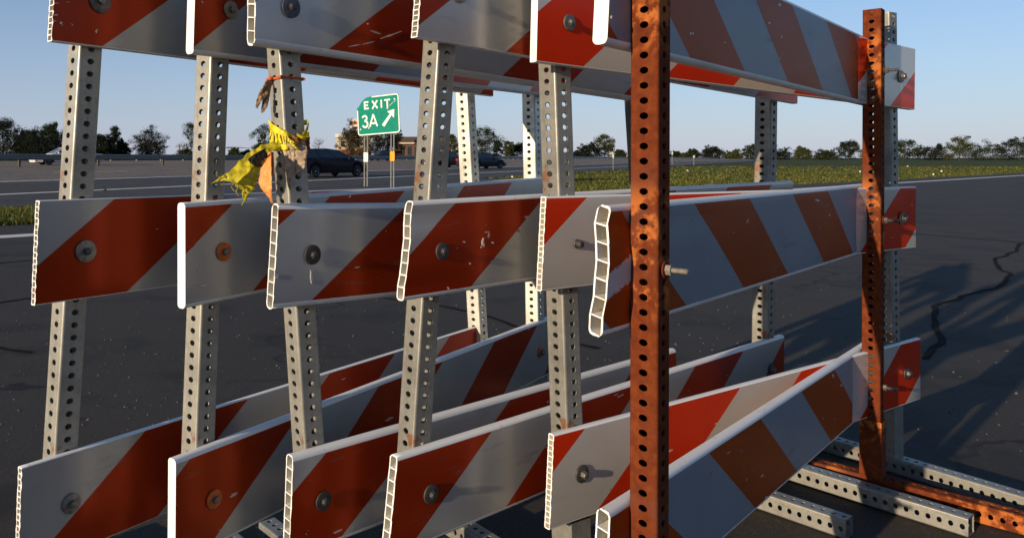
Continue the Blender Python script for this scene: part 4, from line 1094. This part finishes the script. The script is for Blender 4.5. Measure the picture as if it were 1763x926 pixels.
# ------------------------------------------------------------------ tapes and ribbons on the third post
def ribbon(name, secs, mats, parent=None, sub=8, crumple=.0, seed=0, M=None, frays=0):
    'strip through sections (left point, right point); smooth along, wrinkled by noise'
    n = len(secs); L = [Vector(a) for a, b in secs]; Rr = [Vector(b) for a, b in secs]
    def cr(P, t):
        k = min(int(t), n-2); u = t-k; p0, p1, p2, p3 = P[max(0, k-1)], P[k], P[k+1], P[min(n-1, k+2)]
        return .5*((2*p1)+(p2-p0)*u+(2*p0-5*p1+4*p2-p3)*u*u+(3*p1-p0-3*p2+p3)*u**3)
    rows = (n-1)*sub+1; cols = 9; V = []; UV = []; rnd = random.Random(seed)
    for a in range(rows):
        t = a/sub; l, r = cr(L, min(t, n-1.0001)), cr(Rr, min(t, n-1.0001)); tang = cr(L, min(t+.05, n-1.0001))+cr(Rr, min(t+.05, n-1.0001))-l-r
        nrm = (r-l).cross(tang); nrm = nrm.normalized() if nrm.length > 1e-9 else Vector((0, -1, 0))
        for c in range(cols):
            u = c/(cols-1); p = l.lerp(r, u)
            d = noise.noise(Vector((u*3+seed, t*2.3, seed*1.7)))+.7*noise.noise(Vector((u*6+seed, t*3.5, 3+seed)))+.5*noise.noise(Vector((u*13+seed, t*7, 9+seed)))
            p += nrm*d*crumple
            if frays and a == rows-1: p += (tang.normalized() if tang.length > 1e-9 else Vector((0, 0, -1)))*rnd.uniform(-.4, 1)*frays
            V.append(p); UV.append((t/(n-1), u))
    fs = [(a*cols+c, a*cols+c+1, (a+1)*cols+c+1, (a+1)*cols+c) for a in range(rows-1) for c in range(cols-1)]
    me = bpy.data.meshes.new(name); me.from_pydata([tuple(v) for v in V], [], fs); me.materials.append(mats)
    uv = me.uv_layers.new(name='UVMap')
    for lp in me.loops: uv.data[lp.index].uv = UV[lp.vertex_index]
    for f in me.polygons: f.use_smooth = True
    o = link(name, me, parent, M)
    so_ = o.modifiers.new('solid', 'SOLIDIFY'); so_.thickness = .0006; so_.offset = 0
    return o
P = POSE[3]; D3 = Vector((math.sin(P['a']), math.cos(P['a']), 0)); N3 = Vector((math.cos(P['a']), -math.sin(P['a']), 0)); U3 = (Vector((0, 0, 1))+D3*P['lean']).normalized(); C3 = Vector((P['X'], P['Z'], EYE))
def on3(y, d, n): 
    'point at photo height y on the third post, d along the rails and n toward the viewer, in post half-widths plus 2 mm'
    h = W5/2+.0022; z = -(y-CY)/F*1.55; return C3+U3*z+D3*d*h+N3*n*h
YEL = mat_film('yellow_caution_tape', (.74, .66, .05), .5, .3, dark=(.40, .36, .03), clear=.55); YELP = mat_film('printed_caution_tape', (.80, .68, .045), .30, .25, dark=(.36, .30, .03), print_=9)
ORG = mat_film('orange_flagging', (.85, .36, .11), .25, .5); TAN = mat_film('faded_tan_ribbon', (.66, .52, .37), .45, .7, dark=(.34, .24, .16)); ORS = mat_film('orange_string', (.60, .12, .02), .25, .5); BLK = mat_film('black_plastic_scrap', (.02, .018, .012), .1, .4); BRN = mat_film('frayed_brown_ribbon', (.30, .19, .11), .3, .7, dark=(.10, .06, .035)); DKO = mat_film('brown_orange_wrap', (.20, .055, .012), .2, .5)
base3 = C3+U3*(-(240-CY)/F*1.55)
def rel(p): return Vector(p)-base3
def px3(x, y, Z=1.50): return rel(at(x, y, Z))
ct = empty('caution_tape', base3, 0, 'yellow caution tape knotted round the third post with ragged tails blowing left', 'caution tape')
# wrap: broad on the left face, pinched to a knot on the front, flaring up again at the right edge
ribbon('wrap', [(rel(on3(203, -1.05, -1.0)), rel(on3(252, -1.08, -1.0))), (rel(on3(214, -1.18, -.2)), rel(on3(258, -1.25, -.2))), (rel(on3(224, -1.12, .9)), rel(on3(260, -1.2, 1.05))), (rel(on3(229, -.7, 1.15)), rel(on3(257, -.8, 1.3)))], YELP, ct, crumple=.0038, seed=2)
ribbon('wrap', [(rel(on3(226, -1.0, 1.16)), rel(on3(240, -1.0, 1.25))), (rel(on3(235, -.2, 1.25)), rel(on3(247, -.2, 1.35))), (rel(on3(231, .35, 1.3)), rel(on3(243, .35, 1.35))), (rel(on3(220, .8, 1.2)), rel(on3(229, .85, 1.2))), (rel(on3(206, 1.12, 1.0)), rel(on3(215, 1.12, 1.0))), (rel(on3(210, 1.15, -.9)), rel(on3(220, 1.15, -.9)))], YEL, ct, crumple=.002, seed=5)
ribbon('wrap', [(rel(on3(234, .2, 1.17)), rel(on3(243, .2, 1.17))), (rel(on3(231, .7, 1.14)), rel(on3(240, .7, 1.14))), (rel(on3(226, 1.1, 1.05)), rel(on3(237, 1.1, 1.05))), (rel(on3(224, 1.12, -.9)), rel(on3(236, 1.12, -.9)))], YEL, ct, crumple=.0015, seed=8)
for k, (y_, d_, w_, hh) in enumerate(((246, -.72, .5, 9), (240, -.35, .42, 8), (252, -.5, .36, 7), (236, .1, .4, 6))):
    # crumpled loops that make up the knot
    ribbon('knot_loop', [(rel(on3(y_-hh, d_-w_*.5, 1.3)), rel(on3(y_-hh+5, d_-w_*.7, 1.35))), (rel(on3(y_-hh*.2, d_-w_*.2, 1.75)), rel(on3(y_+hh*.6, d_-w_*.3, 1.8))), (rel(on3(y_, d_+w_*.5, 1.7)), rel(on3(y_+hh, d_+w_*.45, 1.75))), (rel(on3(y_+2, d_+w_*.9, 1.3)), rel(on3(y_+hh*.7, d_+w_, 1.3)))], (YELP, DKO, YEL, YEL)[k], ct, crumple=.003, seed=60+k)
# tails
ribbon('tail', [(px3(482, 243, 1.53), px3(484, 262, 1.53)), (px3(455, 251, 1.53), px3(462, 262, 1.50)), (px3(436, 258, 1.51), px3(441, 275, 1.49)), (px3(412, 279, 1.50), px3(428, 299, 1.48)), (px3(394, 296, 1.49), px3(405, 314, 1.47)), (px3(381, 304, 1.48), px3(386, 311, 1.48)), (px3(366, 315, 1.48), px3(366, 316, 1.48))], YEL, ct, crumple=.0065, seed=11, frays=.004)
ribbon('tail', [(px3(458, 258, 1.53), px3(470, 268, 1.53)), (px3(428, 276, 1.52), px3(450, 285, 1.53)), (px3(420, 286, 1.51), px3(446, 294, 1.52)), (px3(411, 306, 1.50), px3(443, 310, 1.52)), (px3(402, 316, 1.50), px3(438, 326, 1.51)), (px3(415, 328, 1.50), px3(428, 334, 1.50)), (px3(417, 342, 1.50), px3(423, 347, 1.50))], YEL, ct, crumple=.0075, seed=15, frays=.006)
for k, (pa, pb, pc) in enumerate((((402, 316), (398, 322), (403, 329)), ((381, 306), (372, 302), (374, 296)), ((388, 310), (384, 318), (378, 317)), ((410, 322), (406, 330), (411, 338)), ((422, 340), (419, 348), (416, 353)))):
    m = MB(); m.tube([px3(*pa, 1.49), px3(*pb, 1.485), px3(*pc, 1.49)], .0009, 5); m.build('frayed_thread', YEL, ct)
ribbon('printed_patch', [(px3(457, 256, 1.485), px3(462, 270, 1.49)), (px3(444, 262, 1.48), px3(450, 279, 1.485)), (px3(432, 270, 1.475), px3(440, 283, 1.48)), (px3(426, 275, 1.475), px3(432, 282, 1.475))], BLK, ct, crumple=.003, seed=21)
ribbon('printed_patch', [(px3(427, 272, 1.48), px3(428, 277, 1.48)), (px3(438, 278, 1.485), px3(439, 286, 1.485)), (px3(450, 280, 1.49), px3(451, 288, 1.49))], BLK, ct, crumple=.002, seed=23)
fr = empty('orange_ribbon', base3, 0, 'bright orange twisted ribbon hanging under the yellow tape', 'ribbon')
ribbon('ribbon', [(px3(461, 262, 1.505), px3(467, 261, 1.50)), (px3(450, 290, 1.49), px3(467, 285, 1.465)), (px3(445.5, 311, 1.485), px3(468, 308, 1.455)), (px3(450, 325, 1.48), px3(467.5, 326, 1.455)), (px3(460, 338, 1.48), px3(468, 339, 1.465)), (px3(468, 350, 1.485), px3(471, 350, 1.485))], ORG, fr, crumple=.0018, seed=31)
ribbon('ribbon', [(px3(466, 262, 1.515), px3(471, 262, 1.52)), (px3(467, 285, 1.515), px3(471, 283, 1.52)), (px3(467, 305, 1.515), px3(471, 300, 1.52))], ORS, fr, crumple=.001, seed=33)
tr_ = empty('tan_ribbon', base3, 0, 'faded tan cloth ribbon draped over the front of the tape-wrapped post', 'ribbon')
ribbon('knot', [(rel(on3(236, -.85, 1.22)), rel(on3(252, -.85, 1.22))), (rel(on3(238, -.1, 1.28)), rel(on3(258, -.1, 1.28))), (rel(on3(238, .6, 1.2)), rel(on3(258, .6, 1.2))), (rel(on3(236, 1.13, 1.03)), rel(on3(258, 1.13, 1.03))), (rel(on3(235, 1.13, -.9)), rel(on3(258, 1.13, -.9)))], DKO, tr_, crumple=.002, seed=41)
ribbon('ribbon', [(rel(on3(243, -.75, 1.2)), rel(on3(243, .3, 1.6))), (rel(on3(262, -1.0, 1.2)), rel(on3(258, .25, 1.95))), (rel(on3(281, -.75, 1.2)), rel(on3(279, .1, 1.9))), (rel(on3(294, -.45, 1.25)), rel(on3(291, .0, 1.75))), (rel(on3(301, -.35, 1.25)), rel(on3(298, -.18, 1.45)))], TAN, tr_, crumple=.0045, seed=43, frays=.003)
ribbon('ribbon', [(rel(on3(255, -1.12, .8)), rel(on3(257, -.6, 1.5))), (rel(on3(280, -1.13, 1.0)), rel(on3(282, -.55, 1.45))), (rel(on3(302, -1.15, 1.1)), rel(on3(304, -.85, 1.35))), (rel(on3(318, -1.1, 1.1)), rel(on3(318, -.85, 1.2))), (rel(on3(327, -.95, 1.1)), rel(on3(327, -.85, 1.1)))], TAN, tr_, crumple=.003, seed=47, frays=.003)
us = empty('frayed_ribbon', rel(Vector((0, 0, 0)))*-1*0+C3+U3*(-(135-CY)/F*1.55), 0, 'frayed brown ribbon ends on an orange string tied high round the tape-wrapped post', 'ribbon')
b4 = Vector(us.location)
def r4(p): return Vector(p)-b4
ribbon('string', [(r4(on3(134, -1.0, -1.0)), r4(on3(138, -1.0, -1.0))), (r4(on3(134, -1.05, .95)), r4(on3(138, -1.05, .95))), (r4(on3(132.5, -.95, 1.08)), r4(on3(137, -.95, 1.08))), (r4(on3(133.5, .95, 1.03)), r4(on3(137, .95, 1.03))), (r4(on3(135.5, 1.06, .9)), r4(on3(138.5, 1.06, .9))), (r4(on3(135, 1.04, -.95)), r4(on3(138, 1.04, -.95)))], ORS, us, crumple=.0003, seed=51)
def p4(x, y, Z=1.53): return r4(at(x, y, Z))
ribbon('ribbon', [(p4(464, 134, 1.545), p4(471, 137, 1.545)), (p4(456, 143, 1.53), p4(468, 146, 1.545)), (p4(447, 158, 1.525), p4(460, 164, 1.53)), (p4(443, 168, 1.525), p4(452, 172, 1.525)), (p4(440, 182, 1.525), p4(444, 185, 1.525))], BRN, us, crumple=.004, seed=53, frays=.004)
ribbon('ribbon', [(p4(465, 137, 1.54), p4(470, 138, 1.545)), (p4(460, 150, 1.535), p4(467, 152, 1.54)), (p4(453, 168, 1.53), p4(463, 172, 1.535)), (p4(451, 180, 1.53), p4(460, 184, 1.53)), (p4(449, 193, 1.53), p4(455, 191, 1.53))], BRN, us, crumple=.003, seed=55, frays=.004)
m = MB(); m.lathe([(.003, -.004), (.0055, -.002), (.006, .001), (.004, .004)], 10, M=Matrix.Translation(p4(466, 136, 1.54))); m.build('knot', ORS, us, smooth=60)
